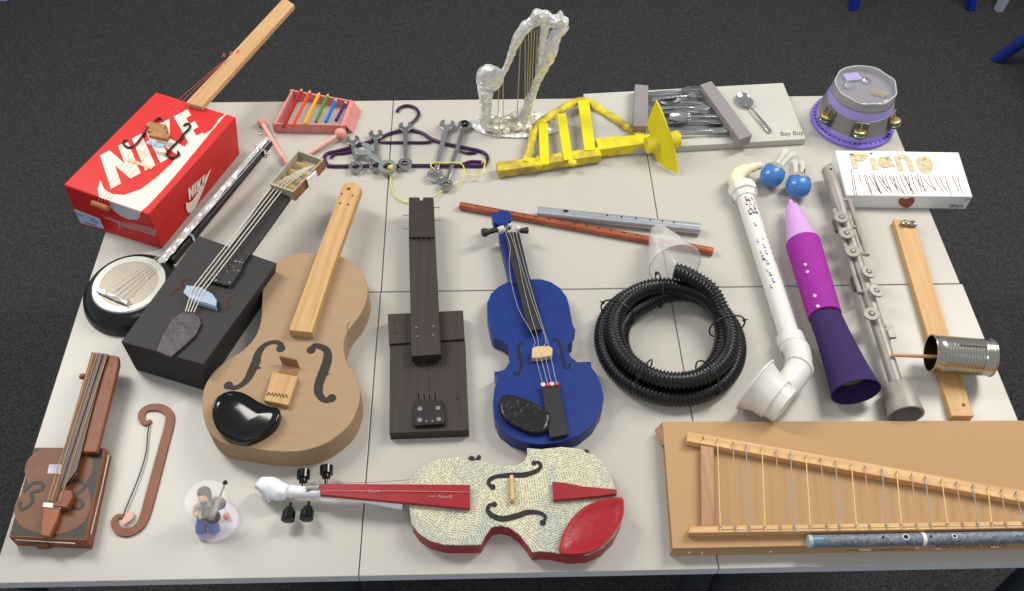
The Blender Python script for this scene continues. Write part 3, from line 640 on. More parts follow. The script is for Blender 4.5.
# ---- 8 hanger, spanners, twine
def hanger():
    C = lambda pts, z, n=5: [U(p[0], p[1], z) for p in spl(crop(320, 100, 5.69, pts), n, False)]
    pu = plain('purple_plastic', (58, 22, 66), .3)
    t = thing('coat_hanger', 'purple plastic coat hanger lying flat with spanners laid across', 'hanger', U(405, 150, 0))
    r = .0042
    part('frame', lambda bm: tube(bm, C([(840, 374), (600, 373), (300, 374), (70, 376), (38, 362), (24, 335), (40, 306), (100, 290), (170, 272), (250, 248), (330, 222), (400, 190), (470, 174), (530, 174), (585, 190), (640, 225), (720, 250), (830, 272), (915, 292), (950, 318), (948, 352), (920, 374), (840, 374)], r), r, 10), pu, t)
    part('cross_bar', lambda bm: tube(bm, C([(335, 222), (360, 240), (480, 241), (610, 241), (640, 226)], r), r*.75, 8), pu, t)
    part('strap_hook', lambda bm: tube(bm, C([(60, 330), (90, 306), (140, 302), (190, 290)], r), r*.8, 8), pu, t)
    part('strap_hook', lambda bm: tube(bm, C([(800, 285), (840, 302), (890, 298)], r), r*.8, 8), pu, t)
    part('strap_hook', lambda bm: tube(bm, C([(810, 365), (860, 350), (920, 352)], r), r*.8, 8), pu, t)
    part('hook', lambda bm: tube(bm, C([(440, 66), (450, 48), (480, 34), (515, 34), (548, 50), (562, 78), (550, 105), (520, 135), (495, 172)], r), r*.9, 10), pu, t)
    def spanner(a_, b_, wpx, ring_end, label, m=steel, h_=.0085, ring2=False):
        A_, B_ = U(*crop(320, 100, 5.69, [a_])[0], h_), U(*crop(320, 100, 5.69, [b_])[0], h_); d = (B_-A_).normalized(); s = Z.cross(d); w_ = wpx/5.69/ppm(A_)
        g = thing('spanner', label, 'spanner', V((A_.x+B_.x)/2, (A_.y+B_.y)/2, h_), 'steel spanners on the purple hanger')
        part('shaft', lambda bm: ribbon(bm, [A_+d*w_*.8, B_-d*w_*.8], [w_*.75, w_*.6], .0045), m, g, bev=.001)
        hw = w_*1.05
        jaw = [(-.3, -.9), (-.95, -.35), (-1.05, .35), (-.75, .9), (-.35, .8), (-.45, .2), (0, -.12), (.45, .2), (.35, .8), (.75, .9), (1.05, .35), (.95, -.35), (.3, -.9)]
        part('open_jaw', lambda bm: prism(bm, [A_ + s*x*hw - d*y*hw*1.1 + Z*.0055 for x, y in jaw], vec=V(0, 0, -.006)), m, g, bev=.0008)
        if ring_end:
            def rg(bm):
                R1, R2 = hw*1.05, hw*.55
                lathe(bm, B_-Z*.0015, Z, [(0, R2), (0, R1), (.0075, R1), (.0075, R2), (0, R2)], 20, False, False)
            part('ring_end', rg, m, g, bev=.0004)
        else: part('open_jaw', lambda bm: prism(bm, [B_ + s*x*hw*.9 + d*y*hw + Z*.0055 for x, y in jaw], vec=V(0, 0, -.006)), m, g, bev=.0008)
    spanner((187, 238), (205, 386), 36, True, 'short dull spanner, leftmost across the purple hanger')
    spanner((318, 205), (322, 380), 36, True, 'upright spanner lying partly under the slanting spanner')
    spanner((250, 290), (385, 385), 46, True, 'thick spanner slanting across its neighbour on the hanger', plain('pale_steel', (160, 166, 165), .4, metal=.7), .0145)
    spanner((487, 160), (485, 368), 36, True, 'spanner lying just below the hook of the hanger')
    spanner((722, 150), (655, 432), 40, True, 'long shiny spanner, left of the two at the right side', steel_bright)
    spanner((822, 150), (716, 488), 34, True, 'longest spanner with a black ring tape at its upper end', steel)
    p = U(*crop(320, 100, 5.69, [(824, 138)])[0], .012)
    solo('tape_ring', lambda bm: lathe(bm, p, Z, [(0, .0045), (0, .0085), (.006, .0085), (.006, .0045), (0, .0045)], 20, False, False), black, 'black tape ring on the end of the longest spanner', 'tape', p)
    yl = plain('yellow_twine', (226, 216, 84), .6)
    q1 = C([(650, 392), (630, 375), (645, 355), (700, 358), (780, 356), (815, 375), (828, 420), (880, 432), (925, 420), (935, 375), (940, 345), (930, 340)], .016, 4)
    solo('yellow_twine', lambda bm: (tube(bm, q1, .0015, 6), tube(bm, C([(828, 420), (800, 460), (740, 490), (690, 520), (648, 548)], .008, 4), .0013, 6)), yl, 'yellow twine looped over the two long spanners at the right of the hanger', 'twine', V(q1[0].x, q1[0].y, .008))
    q2 = C([(405, 385), (402, 430), (406, 490), (425, 540), (470, 575), (505, 585)], .004, 5)
    def kn(bm): ball(bm, U(*crop(320, 100, 5.69, [(402, 383)])[0], .023), .006, 2, amp=.5); tube(bm, [U(*crop(320, 100, 5.69, [(403, 387)])[0], .018)]+q2, .0014, 6)
    solo('yellow_twine', kn, yl, 'yellow twine knotted on the thick slanting spanner and trailing to the dark guitar', 'twine', q2[0])
hanger()
# ---- 9 dark wooden guitar
def darkguitar():
    C = lambda pts, z: Us(crop(375, 190, 2.364, pts), z)
    dk = wood('dark_stained_wood', (58, 46, 40), (44, 35, 31), pi/2)
    h = .024
    t = thing('plank_guitar', 'dark brown stained wooden plank guitar with a square body', 'instrument', U(427, 380, 0))
    part('body', lambda bm: prism(bm, C([(35, 362), (213, 355), (222, 568), (34, 575)], h), 0), dk, t, bev=.0012)
    part('upper_block', lambda bm: prism(bm, C([(30, 293), (208, 284), (212, 352), (33, 364)], h+.005), 0), dk, t, bev=.0012)
    zn = h+.025
    nk = part('neck', lambda bm: prism(bm, C([(80, 112), (142, 112), (156, 388), (86, 393)], zn), vec=V(0, 0, -.0195)), dk, t, bev=.001)
    part('head', lambda bm: prism(bm, C([(80, 17), (104, 17), (107, 24), (112, 24), (114, 17), (138, 17), (142, 112), (80, 112)], zn+.004), vec=V(0, 0, -.0195)), plain('darker_stain', (46, 37, 33), .6, ns=30), t, bev=.001)
    for x, y in ((98, 325), (138, 322), (137, 343), (100, 346)): part('screw', lambda bm: disc(bm, U(375+x/2.364, 190+y/2.364, zn), .0022, .0008, 12), steel, nk)
    for x in (92, 103, 115, 127): part('nut_pin', lambda bm: tube(bm, [U(375+x/2.364, 190+118/2.364, zn), U(375+x/2.364, 190+118/2.364, zn)+V(0, 0, .01)], .001, 6), plain('black_nail', (25, 22, 20), .4, metal=.6), t)
    for x, y, sx in ((82, 60, -1), (82, 92, -1), (138, 42, 1), (139, 72, 1)):
        p = U(375+x/2.364, 190+y/2.364, zn-.006); part('tuning_nail', lambda bm: (tube(bm, [p, p+V(sx*.013, 0, .001)], .0009, 6), disc(bm, p+V(sx*.013, 0, .001), .002, .001, 10, V(sx, 0, 0))), steel, t)
    part('seam', lambda bm: ribbon(bm, C([(127, 395), (127, 480)], h+.0002), .0008, .0003), dot, t)
    pl = part('bridge_plate', lambda bm: prism(bm, C([(93, 500), (160, 497), (164, 552), (93, 556)], h+.009), h+.0003), plain('black_plate', (40, 36, 36), .35), t, bev=.001)
    for x, y in ((106, 518), (149, 516), (106, 544), (151, 542)): part('screw', lambda bm: (disc(bm, U(375+x/2.364, 190+y/2.364, h+.009), .0045, .0012, 16)), plain('screw_metal', (150, 150, 150), .35, metal=.8), pl)
    for x in (121, 136): part('plate_hole', lambda bm: disc(bm, U(375+x/2.364, 190+546/2.364, h+.009), .0018, .0005, 10), steel_bright, pl)
    for x in (104, 117, 130, 143): part('bridge_nail', lambda bm: tube(bm, [U(375+x/2.364, 190+497/2.364, h+.001), U(375+x/2.364, 190+497/2.364, h+.001)+V(0, .004, .016)], .0009, 6), plain('black_nail', (25, 22, 20), .4), t)
    for x, y in ((46, 312), (194, 494), (48, 338)): part('dent', lambda bm: disc(bm, U(375+x/2.364, 190+y/2.364, h+(.005 if y < 350 else 0)), .002, .0004, 10), dot, t)
darkguitar()
# ---- 16 blue violin
def bluev():
    bl = mat('blue_paint', (18, 46, 118), .42, ns=40, na=.08, bump=.12, bs=120, spec=.4)
    h = .034
    top = [(508, 281.7), (498.4, 286.5), (491, 293.6), (487, 303), (487.2, 314), (489.5, 326), (492, 336), (494, 338.5), (502, 341), (508, 346), (510, 354), (509.5, 362), (505, 369), (499, 371), (494, 371.5), (496, 375), (497.5, 379), (494.7, 387), (492.8, 402), (494.7, 418), (500, 429), (511, 437.5), (525, 442.5), (541, 444.5), (561, 442), (579.6, 435.5), (593, 425), (601.5, 411), (604, 397), (601, 384), (596, 373), (591.5, 367), (591, 361.5), (586, 361.5), (577.5, 362), (571, 357), (567.5, 350), (567.5, 344.5), (572.5, 342), (573, 338), (571.6, 333.7), (575.5, 329.5), (572.7, 325), (571.5, 318), (570, 309), (567, 297), (560, 287.7), (550.6, 281.7), (541, 279), (526, 279)]
    P = [U(p[0], p[1], h) for p in top]
    t = thing('violin', 'bright blue painted violin with black fingerboard and taped chin rest', 'violin', U(545, 370, 0))
    part('body', lambda bm: hexa(bm, P, [V(p.x, p.y, 0) for p in P]), bl, t, bev=.0012, ang=28)
    C1 = lambda pts, z: Us(crop(470, 200, 4.22, pts), z); C2 = lambda pts, z: Us(crop(470, 320, 4.38, pts), z)
    part('neck', lambda bm: prism(bm, C1([(120, 140), (208, 136), (258, 345), (170, 355)], h+.004), .008), bl, t, bev=.002)
    part('scroll', lambda bm: (prism(bm, C1([(90, 52), (118, 50), (120, 42), (150, 44), (152, 40), (172, 52), (174, 85), (160, 88), (155, 100), (118, 100), (100, 95)], h+.02), h-.01)), bl, t, bev=.003)
    part('fingerboard', lambda bm: prism(bm, C1([(142, 135), (205, 135), (304, 544), (250, 552)], h+.016), h+.006), plain('black_fingerboard', (36, 34, 36), .5), t, bev=.001)
    part('nut_tape', lambda bm: (ball(bm, U(501.5, 229, h+.008), .009, 2, (1, 1, .8), amp=.4), ball(bm, U(518, 228.5, h+.008), .007, 2, (1, 1, .8), amp=.4), ball(bm, U(508, 225, h+.006), .008, 2, (1.3, .8, .8))), plain('white_tape', (208, 208, 204), .5), t)
    for a_, b_ in (((118, 125), (48, 140)), ((208, 130), (247, 128))):
        A_, B_ = U(*crop(470, 200, 4.22, [a_])[0], h+.006), U(*crop(470, 200, 4.22, [b_])[0], h+.006); L_ = (B_-A_).length
        k_ = L_/.033
        part('tuning_peg', lambda bm: lathe(bm, A_, B_-A_, [(0, .004), (L_*.3, .006), (L_*.55, .006), (L_*.75, .0095 if k_ > .8 else .0075), (L_*.95, .009 if k_ > .8 else .007), (L_, .004)], 14), plain('dark_peg', (36, 38, 34), .5), t)
    strs = [[(140, 105), (152, 140), (170, 200), (165, 260), (175, 350), (205, 460), (250, 540), (275, 600)], [(150, 105), (180, 170), (205, 260), (225, 360), (255, 480), (285, 580)], [(175, 110), (195, 200), (235, 340), (270, 450), (320, 590)], [(190, 115), (215, 220), (265, 400), (325, 590)]]
    bots = crop(470, 320, 4.38, [(285, 155), (313, 155), (340, 155), (362, 155)]); ends = crop(470, 320, 4.38, [(320, 285), (341, 285), (358, 282), (380, 282)])
    sm = plain('pale_string', (178, 176, 170), .4)
    for k in range(4):
        c = [U(p[0], p[1], h+.018) for p in crop(470, 200, 4.22, strs[k])]
        br = U(*crop(470, 320, 4.38, [(280+22*k, 125)])[0], h+.024)
        c2 = [U(*ends[k], h+.013)]
        part('string', lambda bm: tube(bm, spl(c+[br]+c2, 3, False), .0005, 5), sm, t)
    bp = C2([(272, 122), (290, 114), (345, 112), (362, 122), (360, 155), (330, 160), (300, 165), (270, 165)], h+.014)
    part('bridge', lambda bm: prism(bm, bp, vec=V(0, 0, -.0135)), mat('pale_bridge', (214, 186, 140), .6, ns=60), t, bev=.0015)
    tp = part('tailpiece', lambda bm: prism(bm, C2([(314, 292), (390, 285), (430, 500), (350, 516)], h+.010), h+.0005), plain('black_tail', (32, 32, 34), .5), t, bev=.001)
    for k in range(4): part('fine_tuner', lambda bm: disc(bm, U(*ends[k], h+.010), .0042, .003, 14), plain('white_screw', (220, 215, 212), .4) if k % 2 == 0 else plain('red_screw', (196, 50, 52), .5), tp)
    cr_ = [(128, 352), (150, 326), (200, 330), (260, 352), (320, 385), (350, 412), (350, 450), (332, 486), (270, 490), (210, 470), (150, 432), (128, 395)]
    def ch(bm):
        R = [U(p[0], p[1], h+.012) for p in spl(crop(470, 320, 4.38, cr_), 4)]; c = sum(R, V(0, 0, 0))/len(R); prev = None
        for sc_, dz in ((.97, -.0115), (1, -.004), (.97, 0), (.85, .0015), (.6, 0), (.3, -.001)):
            ring = [bm.verts.new(c+(p-c)*sc_+Z*dz) for p in R]
            if prev:
                for k in range(len(ring)): j = (k+1) % len(ring); bm.faces.new([prev[k], prev[j], ring[j], ring[k]])
            else: bm.faces.new(ring[::-1])
            prev = ring
        bm.faces.new(prev)
    part('chin_rest', ch, mat('shiny_black_tape', (26, 26, 28), .28, bump=.9, bs=45), t, ang=70)
    for c in ([(232, 105), (218, 102), (212, 118), (216, 150), (224, 180), (222, 215), (208, 238), (198, 230)], [(365, 90), (380, 84), (392, 105), (402, 140), (408, 175), (415, 205), (432, 210), (436, 195)]):
        fhole(t, c, 470, 320, 4.38, h+.0002, [.003, .004, .0045, .005, .006, .005, .004, .003], plain('dark_navy_cut', (8, 12, 34), .7), blobs=(.0022, .0028))
    part('soundboard_dust', lambda bm: ribbon(bm, C2([(228, 100), (258, 104)], h+.0002), .0008, .0003), plain('dark_navy_cut', (8, 12, 34), .7), t) if False else None
bluev()
# ---- 17 papier mache violin
def papier():
    h = .034
    C = lambda pts, z: Us(crop(400, 435, 4.267, pts), z)
    top = [(36, 290), (28, 245), (40, 195), (62, 158), (110, 122), (180, 98), (255, 92), (318, 97), (352, 110), (385, 122), (440, 130), (495, 127), (528, 112), (542, 88), (542, 55), (600, 60), (690, 50), (760, 57), (820, 80), (860, 110), (890, 150), (910, 200), (922, 250), (945, 300), (945, 370), (915, 430), (865, 480), (800, 512), (720, 515), (650, 500), (600, 496), (565, 500), (545, 470), (512, 428), (470, 396), (430, 386), (392, 393), (368, 425), (345, 468), (262, 470), (190, 468), (130, 452), (80, 420), (50, 380)]
    red = mat('red_paint', (148, 24, 36), .4, ns=30, na=.1)
    P = C(top, h)
    t = thing('violin', 'papier mache violin covered in newsprint with red edge, neck and chin rest', 'violin', U(510, 502, 0))
    part('ribs', lambda bm: hexa(bm, [p-Z*.003 for p in P], [V(p.x, p.y, 0) for p in P]), red, t, ang=30, label='red painted side')
    part('front_plate', lambda bm: hexa(bm, P, [p-Z*.0029 for p in P]), newspaper(), t, ang=30, bev=.0008, label='newsprint covered front')
    fk = mat('black_felt', (34, 31, 32), .7)
    fhole(t, [(395, 222), (382, 215), (380, 195), (410, 178), (470, 172), (530, 170), (580, 155), (600, 135), (592, 118), (572, 120)], 400, 435, 4.267, h+.0003, [.004, .006, .007, .007, .009, .0095, .008, .006, .006, .004], fk, th=.0012, blobs=(.0052, .0045))
    fhole(t, [(402, 296), (382, 300), (375, 322), (395, 345), (440, 358), (500, 345), (545, 330), (595, 333), (620, 350), (610, 375)], 400, 435, 4.267, h+.0003, [.004, .006, .007, .009, .010, .010, .009, .007, .006, .004], fk, th=.0012, blobs=(.0048, .0052))
    part('felt_tab', lambda bm: (prism(bm, C([(290, 98), (302, 88), (318, 92), (318, 105), (335, 84), (345, 88), (346, 104), (300, 108)], h+.0013), h+.0003)), fk, t)
    part('felt_tab', lambda bm: (prism(bm, C([(785, 60), (800, 62), (812, 74), (792, 72)], h+.0013), h+.0003)), fk, t)
    # neck and scroll, white plaster
    wp = mat('white_plaster', (236, 238, 240), .6, bump=.5, bs=60)
    N5 = lambda pts, z: Us(crop(250, 440, 5.12, pts), z)
    nk = crop(250, 440, 5.12, [(790, 310), (600, 285), (450, 275), (350, 268), (260, 265), (180, 262)])
    part('neck', lambda bm: (tube(bm, [U(*nk[0], .022), U(*nk[1], .024), U(*nk[2], .026), U(*nk[3], .028), U(*nk[4], .026), U(*nk[5], .024)], [.017, .013, .011, .010, .011, .012], 14, flat=(1.0, .9)), crumple(bm, .0015, 120)), wp, t)
    def sc(bm):
        tube(bm, [U(*p, .027) for p in crop(250, 440, 5.12, [(190, 270), (150, 262), (110, 250), (80, 252), (60, 270)])], [.013, .017, .021, .022, .019], 14, flat=(1, 1)); bmesh.ops.subdivide_edges(bm, edges=bm.edges[:], cuts=1, use_grid_fill=True); crumple(bm, .0028, 60)
    part('scroll', sc, wp, t)
    part('nut_foil', lambda bm: (tube(bm, [U(*p, .034) for p in crop(250, 440, 5.12, [(290, 250), (320, 245), (355, 248)])], .007, 10), crumple(bm, .002, 150)), mat('silver_grey_wrap', (150, 150, 140), .4, metal=.5, bump=.5), t)
    fb = N5([(358, 222), (1128, 235), (1128, 352), (780, 330), (600, 302), (358, 278)], .045)
    a0, a1 = U(320, 483.6, .043), U(320, 494.6, .043); b0, b1 = U(470, 484.7, h+.010), U(470, 508.4, h+.010)
    fbm = part('fingerboard', lambda bm: hexa(bm, [a0, b0, b1, a1], [p-Z*.0085 for p in (a0, b0, b1, a1)]), red, t, bev=.0008)
    wln = plain('white_pen', (226, 190, 190), .6)
    def scr(bm):
        for bx, by, s in ((438, 496.5, 1), (368, 492.3, .8)):
            pts = [(0, 0), (2, -1.6), (3.2, -.5), (2, 1.6), (4.5, 0), (5.5, 1.2), (6, -1.2), (7, 1), (8.2, -.2), (9, 1), (10, -.3), (11, .6), (12, -2), (12, 1), (13.5, -2.2), (13.2, 1), (14, .2)]
            pts = [U(bx+p[0]*s, by+p[1]*s, .0) for p in pts]
            zz = (h+.0104) if bx > 400 else .0405
            pts = [U(bx+p_[0]*s, by+p_[1]*s, zz) for p_ in [(0, 0), (2, -1.6), (3.2, -.5), (2, 1.6), (4.5, 0), (5.5, 1.2), (6, -1.2), (7, 1), (8.2, -.2), (9, 1), (10, -.3), (11, .6), (12, -2), (12, 1), (13.5, -2.2), (13.2, 1), (14, .2)]]
            for q_ in pts:
                f_ = (q_.x-a0.x)/(b0.x-a0.x); q_.z = .0432*(1-f_)+(h+.0102)*f_
            tube(bm, pts, .0007, 4)
            p2 = [U(bx+(-9+k*.7)*s, by+(.6*(-1)**k-.2)*s, zz) for k in range(10)]
            for q_ in p2:
                f_ = (q_.x-a0.x)/(b0.x-a0.x); q_.z = .0432*(1-f_)+(h+.0102)*f_
            tube(bm, p2, .0005, 4)
    part('signature', scr, wln, fbm)
    for x, y in ((303.3, 481), (326.3, 476.5)):
        a_ = U(x, y, .03); ax = V(.05, 1, 0.05)
        part('tuning_peg', lambda bm: lathe(bm, a_, V(-.06, 1, .08), [(-.014, .003), (-.004, .003), (-.003, .0075), (.004, .0078), (.0045, .0115), (.019, .0118), (.02, .010)], 20), blackgloss, t)
    for x, y in ((289.5, 510), (307.8, 509)):
        a_ = U(x, y, .026)
        part('tuning_peg', lambda bm: lathe(bm, a_, V(0, -1, .12), [(-.014, .003), (-.004, .003), (-.003, .0075), (.004, .0078), (.0045, .0115), (.019, .0118), (.02, .010)], 20), blackgloss, t)
    bp0, bp1 = U(511.5, 478, h+.001), U(512.5, 503, h+.001)
    part('bridge', lambda bm: hexa(bm, [bp0+V(-.003, 0, .013), bp0+V(.003, 0, .013), bp1+V(.003, 0, .013), bp1+V(-.003, 0, .013)], [bp0+V(-.0045, 0, 0), bp0+V(.0045, 0, 0), bp1+V(.0045, 0, 0), bp1+V(-.0045, 0, 0)]), mat('pale_stick', (214, 180, 130), .6, ns=40), t, bev=.0015)
    part('tailpiece', lambda bm: prism(bm, C([(650, 198), (700, 202), (780, 218), (925, 232), (926, 250), (840, 262), (655, 278)], h+.009), h+.0004), red, t, bev=.0012)
    cr_ = [(682, 500), (684, 460), (700, 410), (735, 355), (785, 308), (850, 278), (900, 268), (948, 268), (957, 300), (952, 350), (930, 395), (895, 440), (850, 478), (800, 500), (740, 508)]
    def ch(bm):
        R = [U(p[0], p[1], h+.014) for p in spl(crop(400, 435, 4.267, cr_), 3)]; c = sum(R, V(0, 0, 0))/len(R); prev = None
        for s_, dz in ((.96, -.0135), (1, -.004), (1, 0), (.93, .0005), (.8, -.002), (.4, -.004)):
            ring = [bm.verts.new(c+(p-c)*s_+Z*dz) for p in R]
            if prev:
                for k in range(len(ring)): j = (k+1) % len(ring); bm.faces.new([prev[k], prev[j], ring[j], ring[k]])
            else: bm.faces.new(ring[::-1])
            prev = ring
        bm.faces.new(prev)
    part('chin_rest', ch, mat('bright_red_paint', (158, 20, 34), .35, ns=30, na=.06, bump=.15, bs=90), t, ang=50)
    part('string', lambda bm: tube(bm, [U(332, 483, .038), U(372, 482.5, .04), U(412, 479.5, h+.003)], .0005, 5), plain('pinkish_string', (160, 110, 110), .6), t)
    part('string', lambda bm: tube(bm, [U(322, 491, .0445), U(400, 491, .046), U(470, 492, h+.012)], .0005, 5), plain('pale_pink_string', (220, 150, 150), .6), t)
papier()
# ---- 10 foil harp
def harp():
    c = U(519, 125, 0); Y = c.y; n = V(0, -1, 0); o = V(0, Y, 0)
    t = thing('foil_harp', 'upright harp sculpted from crumpled aluminium foil with thin gold strings', 'harp', c)
    cr = lambda pts: [UP(p[0], p[1], o, n) for p in crop(460, 0, 4.225, pts)]
    K = 1/4.225/ppm(UP(520, 70, o, n))
    def tb(pts, rr, amp=.002, fr=45, flat=None):
        def fn(bm):
            P = spl(cr(pts), 5, False); m = len(P); r = []
            for i in range(m):
                f_ = i*(len(rr)-1)/(m-1); k = min(int(f_), len(rr)-2); r.append((rr[k]*(1-f_+k)+rr[k+1]*(f_-k))*K)
            tube(bm, P, r, 18, flat=flat); bmesh.ops.subdivide_edges(bm, edges=bm.edges[:], cuts=1, use_grid_fill=True); crumple(bm, amp, fr); crumple(bm, amp*.5, fr*2.5)
        return fn
    part('base_plate', lambda bm: (lathe(bm, V(c.x, c.y, 0), Z, [(0, .108), (.002, .114), (.006, .114), (.0075, .106), (.0075, 0)], 48, sx=1.02, sy=.42), crumple(bm, .0012, 60)), foil, t)
    def lumps(bm):
        for k in range(26):
            a = random.uniform(0, 2*pi); r = random.uniform(.2, .85); p = V(c.x+.108*r*math.cos(a), c.y+.038*r*math.sin(a), .014)
            ball(bm, p, random.uniform(.010, .019), 2, (1.2, 1, .75), amp=.7, fr=60)
        crumple(bm, .003, 80)
    part('base_foil', lumps, mat('rough_foil', (225, 218, 200), .35, metal=.5, ns=40, na=.35, bump=1.0, bs=80, voro=True), t)
    part('shoulder', lambda bm: (ball(bm, cr([(125, 330)])[0], 60*K, 4, (1, .6, 1.12), amp=.05), crumple(bm, .0016, 60)), foil, t)
    part('shoulder_stem', tb([(108, 370), (108, 430), (110, 480), (108, 525)], [46, 36, 30, 44], flat=(1, .8)), foil, t)
    part('arm', tb([(165, 335), (190, 295), (215, 235), (240, 170), (275, 120), (310, 90), (345, 72)], [12, 13, 17, 22, 24, 26, 26]), foil, t)
    part('crown', tb([(310, 82), (340, 66), (375, 85), (410, 90), (435, 75)], [22, 30, 26, 24, 30], amp=.005), foil, t)
    part('column', tb([(435, 80), (428, 120), (400, 150), (385, 200), (370, 250), (345, 300), (325, 350), (305, 400), (285, 450), (268, 505)], [24, 26, 28, 32, 30, 20, 17, 17, 20, 36], amp=.003), foil, t)
    part('inner_column', tb([(360, 100), (352, 160), (345, 230), (330, 300)], [20, 20, 16, 10], amp=.002), foil, t)
    for a, b in (((165, 330), (160, 500)), ((182, 310), (182, 500)), ((255, 190), (240, 500)), ((275, 160), (275, 480)), ((290, 140), (283, 440)), ((303, 125), (292, 400)), ((315, 120), (303, 360)), ((327, 118), (318, 320))):
        P = cr([a, b]); part('string', lambda bm: tube(bm, [p+V(0, -.004, 0) for p in P], .0011, 6), gold, t)
harp()
# ---- 11 yellow harp horn
def yellow():
    C = lambda pts, z: Us(crop(490, 90, 5.12, pts), z)
    ye = mat('yellow_paint', (236, 220, 30), .5, ns=45, col2=(204, 182, 50), bump=.5, bs=50); ys = plain('yellow_card', (222, 208, 20), .5, ns=20, na=.05)
    mk = mat('brown_patched_yellow', (234, 216, 36), .55, ns=32, col2=(150, 128, 70), bump=.6, bs=50)
    t = thing('yellow_frame_horn', 'bright yellow taped frame with three slats and a flared card bell', 'instrument', U(585, 165, 0))
    def bar(a, b, w0, w1, z0, z1, th, m, name, seg=10):
        A, B = C([a], z0)[0], C([b], z1)[0]; K = 1/5.12/ppm(A)
        def fn(bm):
            ribbon(bm, [A.lerp(B, k/seg) for k in range(seg+1)], [w0*K, w1*K], th); bmesh.ops.subdivide_edges(bm, edges=bm.edges[:], cuts=1, use_grid_fill=True); crumple(bm, .0018, 70)
        return part(name, fn, m, t, bev=.001)
    bar((36, 428), (250, 398), 66, 60, .004, .004, .022, mk, 'beam')
    bar((240, 396), (560, 348), 62, 62, .006, .006, .022, mk, 'beam')
    bar((545, 318), (840, 285), 86, 66, .004, .006, .026, ye, 'beam')
    ar = crop(490, 90, 5.12, [(185, 375), (205, 300), (225, 225), (262, 165), (330, 118), (400, 80), (455, 58), (500, 58), (560, 100), (640, 148), (710, 195), (790, 248)])
    P = [U(p[0], p[1], .022) for p in spl(ar, 4, False)]
    part('arch', lambda bm: (tube(bm, P, .0095, 12, flat=(1.1, .8)), crumple(bm, .003, 70)), mk, t)
    for a, b, w in (((272, 172), (280, 385), 48), ((365, 125), (402, 362), 48), ((478, 58), (512, 312), 58)):
        A, B = C([a], .030)[0], C([b], .028)[0]; K = 1/5.12/ppm(A)
        part('slat', lambda bm: ribbon(bm, [A, B], [w*K, w*.95*K], .003), ys, t, bev=.0008)
    for a in ((270, 168), (700, 190), (250, 385), (420, 375), (755, 240), (480, 65)):
        p = C([a], .024)[0]; part('tape_wrap', lambda bm: (ball(bm, p, .0085, 2, (1.2, 1, 1), amp=.4),), ye, t)
    # bell: upright flared card, a shallow open cone facing left
    def bell(bm):
        pl = [(850, 55, .135), (872, 98, .125), (898, 165, .105), (925, 240, .075), (945, 320, .045), (962, 425, .008), (905, 402, .004), (865, 375, .006), (845, 345, .012), (825, 270, .04), (803, 172, .08), (825, 110, .11)]
        P_ = [U(490+x/5.12, 90+y/5.12, z) for x, y, z in pl]
        hexa(bm, P_, [p+V(.003, .0015, -.0005) for p in P_])
    part('bell', bell, ys, t)
    A = U(490+790/5.12, 90+255/5.12, .045); 
    A, B = U(490+800/5.12, 90+285/5.12, .038), U(490+965/5.12, 90+248/5.12, .040)
    part('mouth_pipe', lambda bm: (tube(bm, [A.lerp(B, k/6) for k in range(7)], .019, 16), crumple(bm, .001, 70)), ye, t)
yellow()
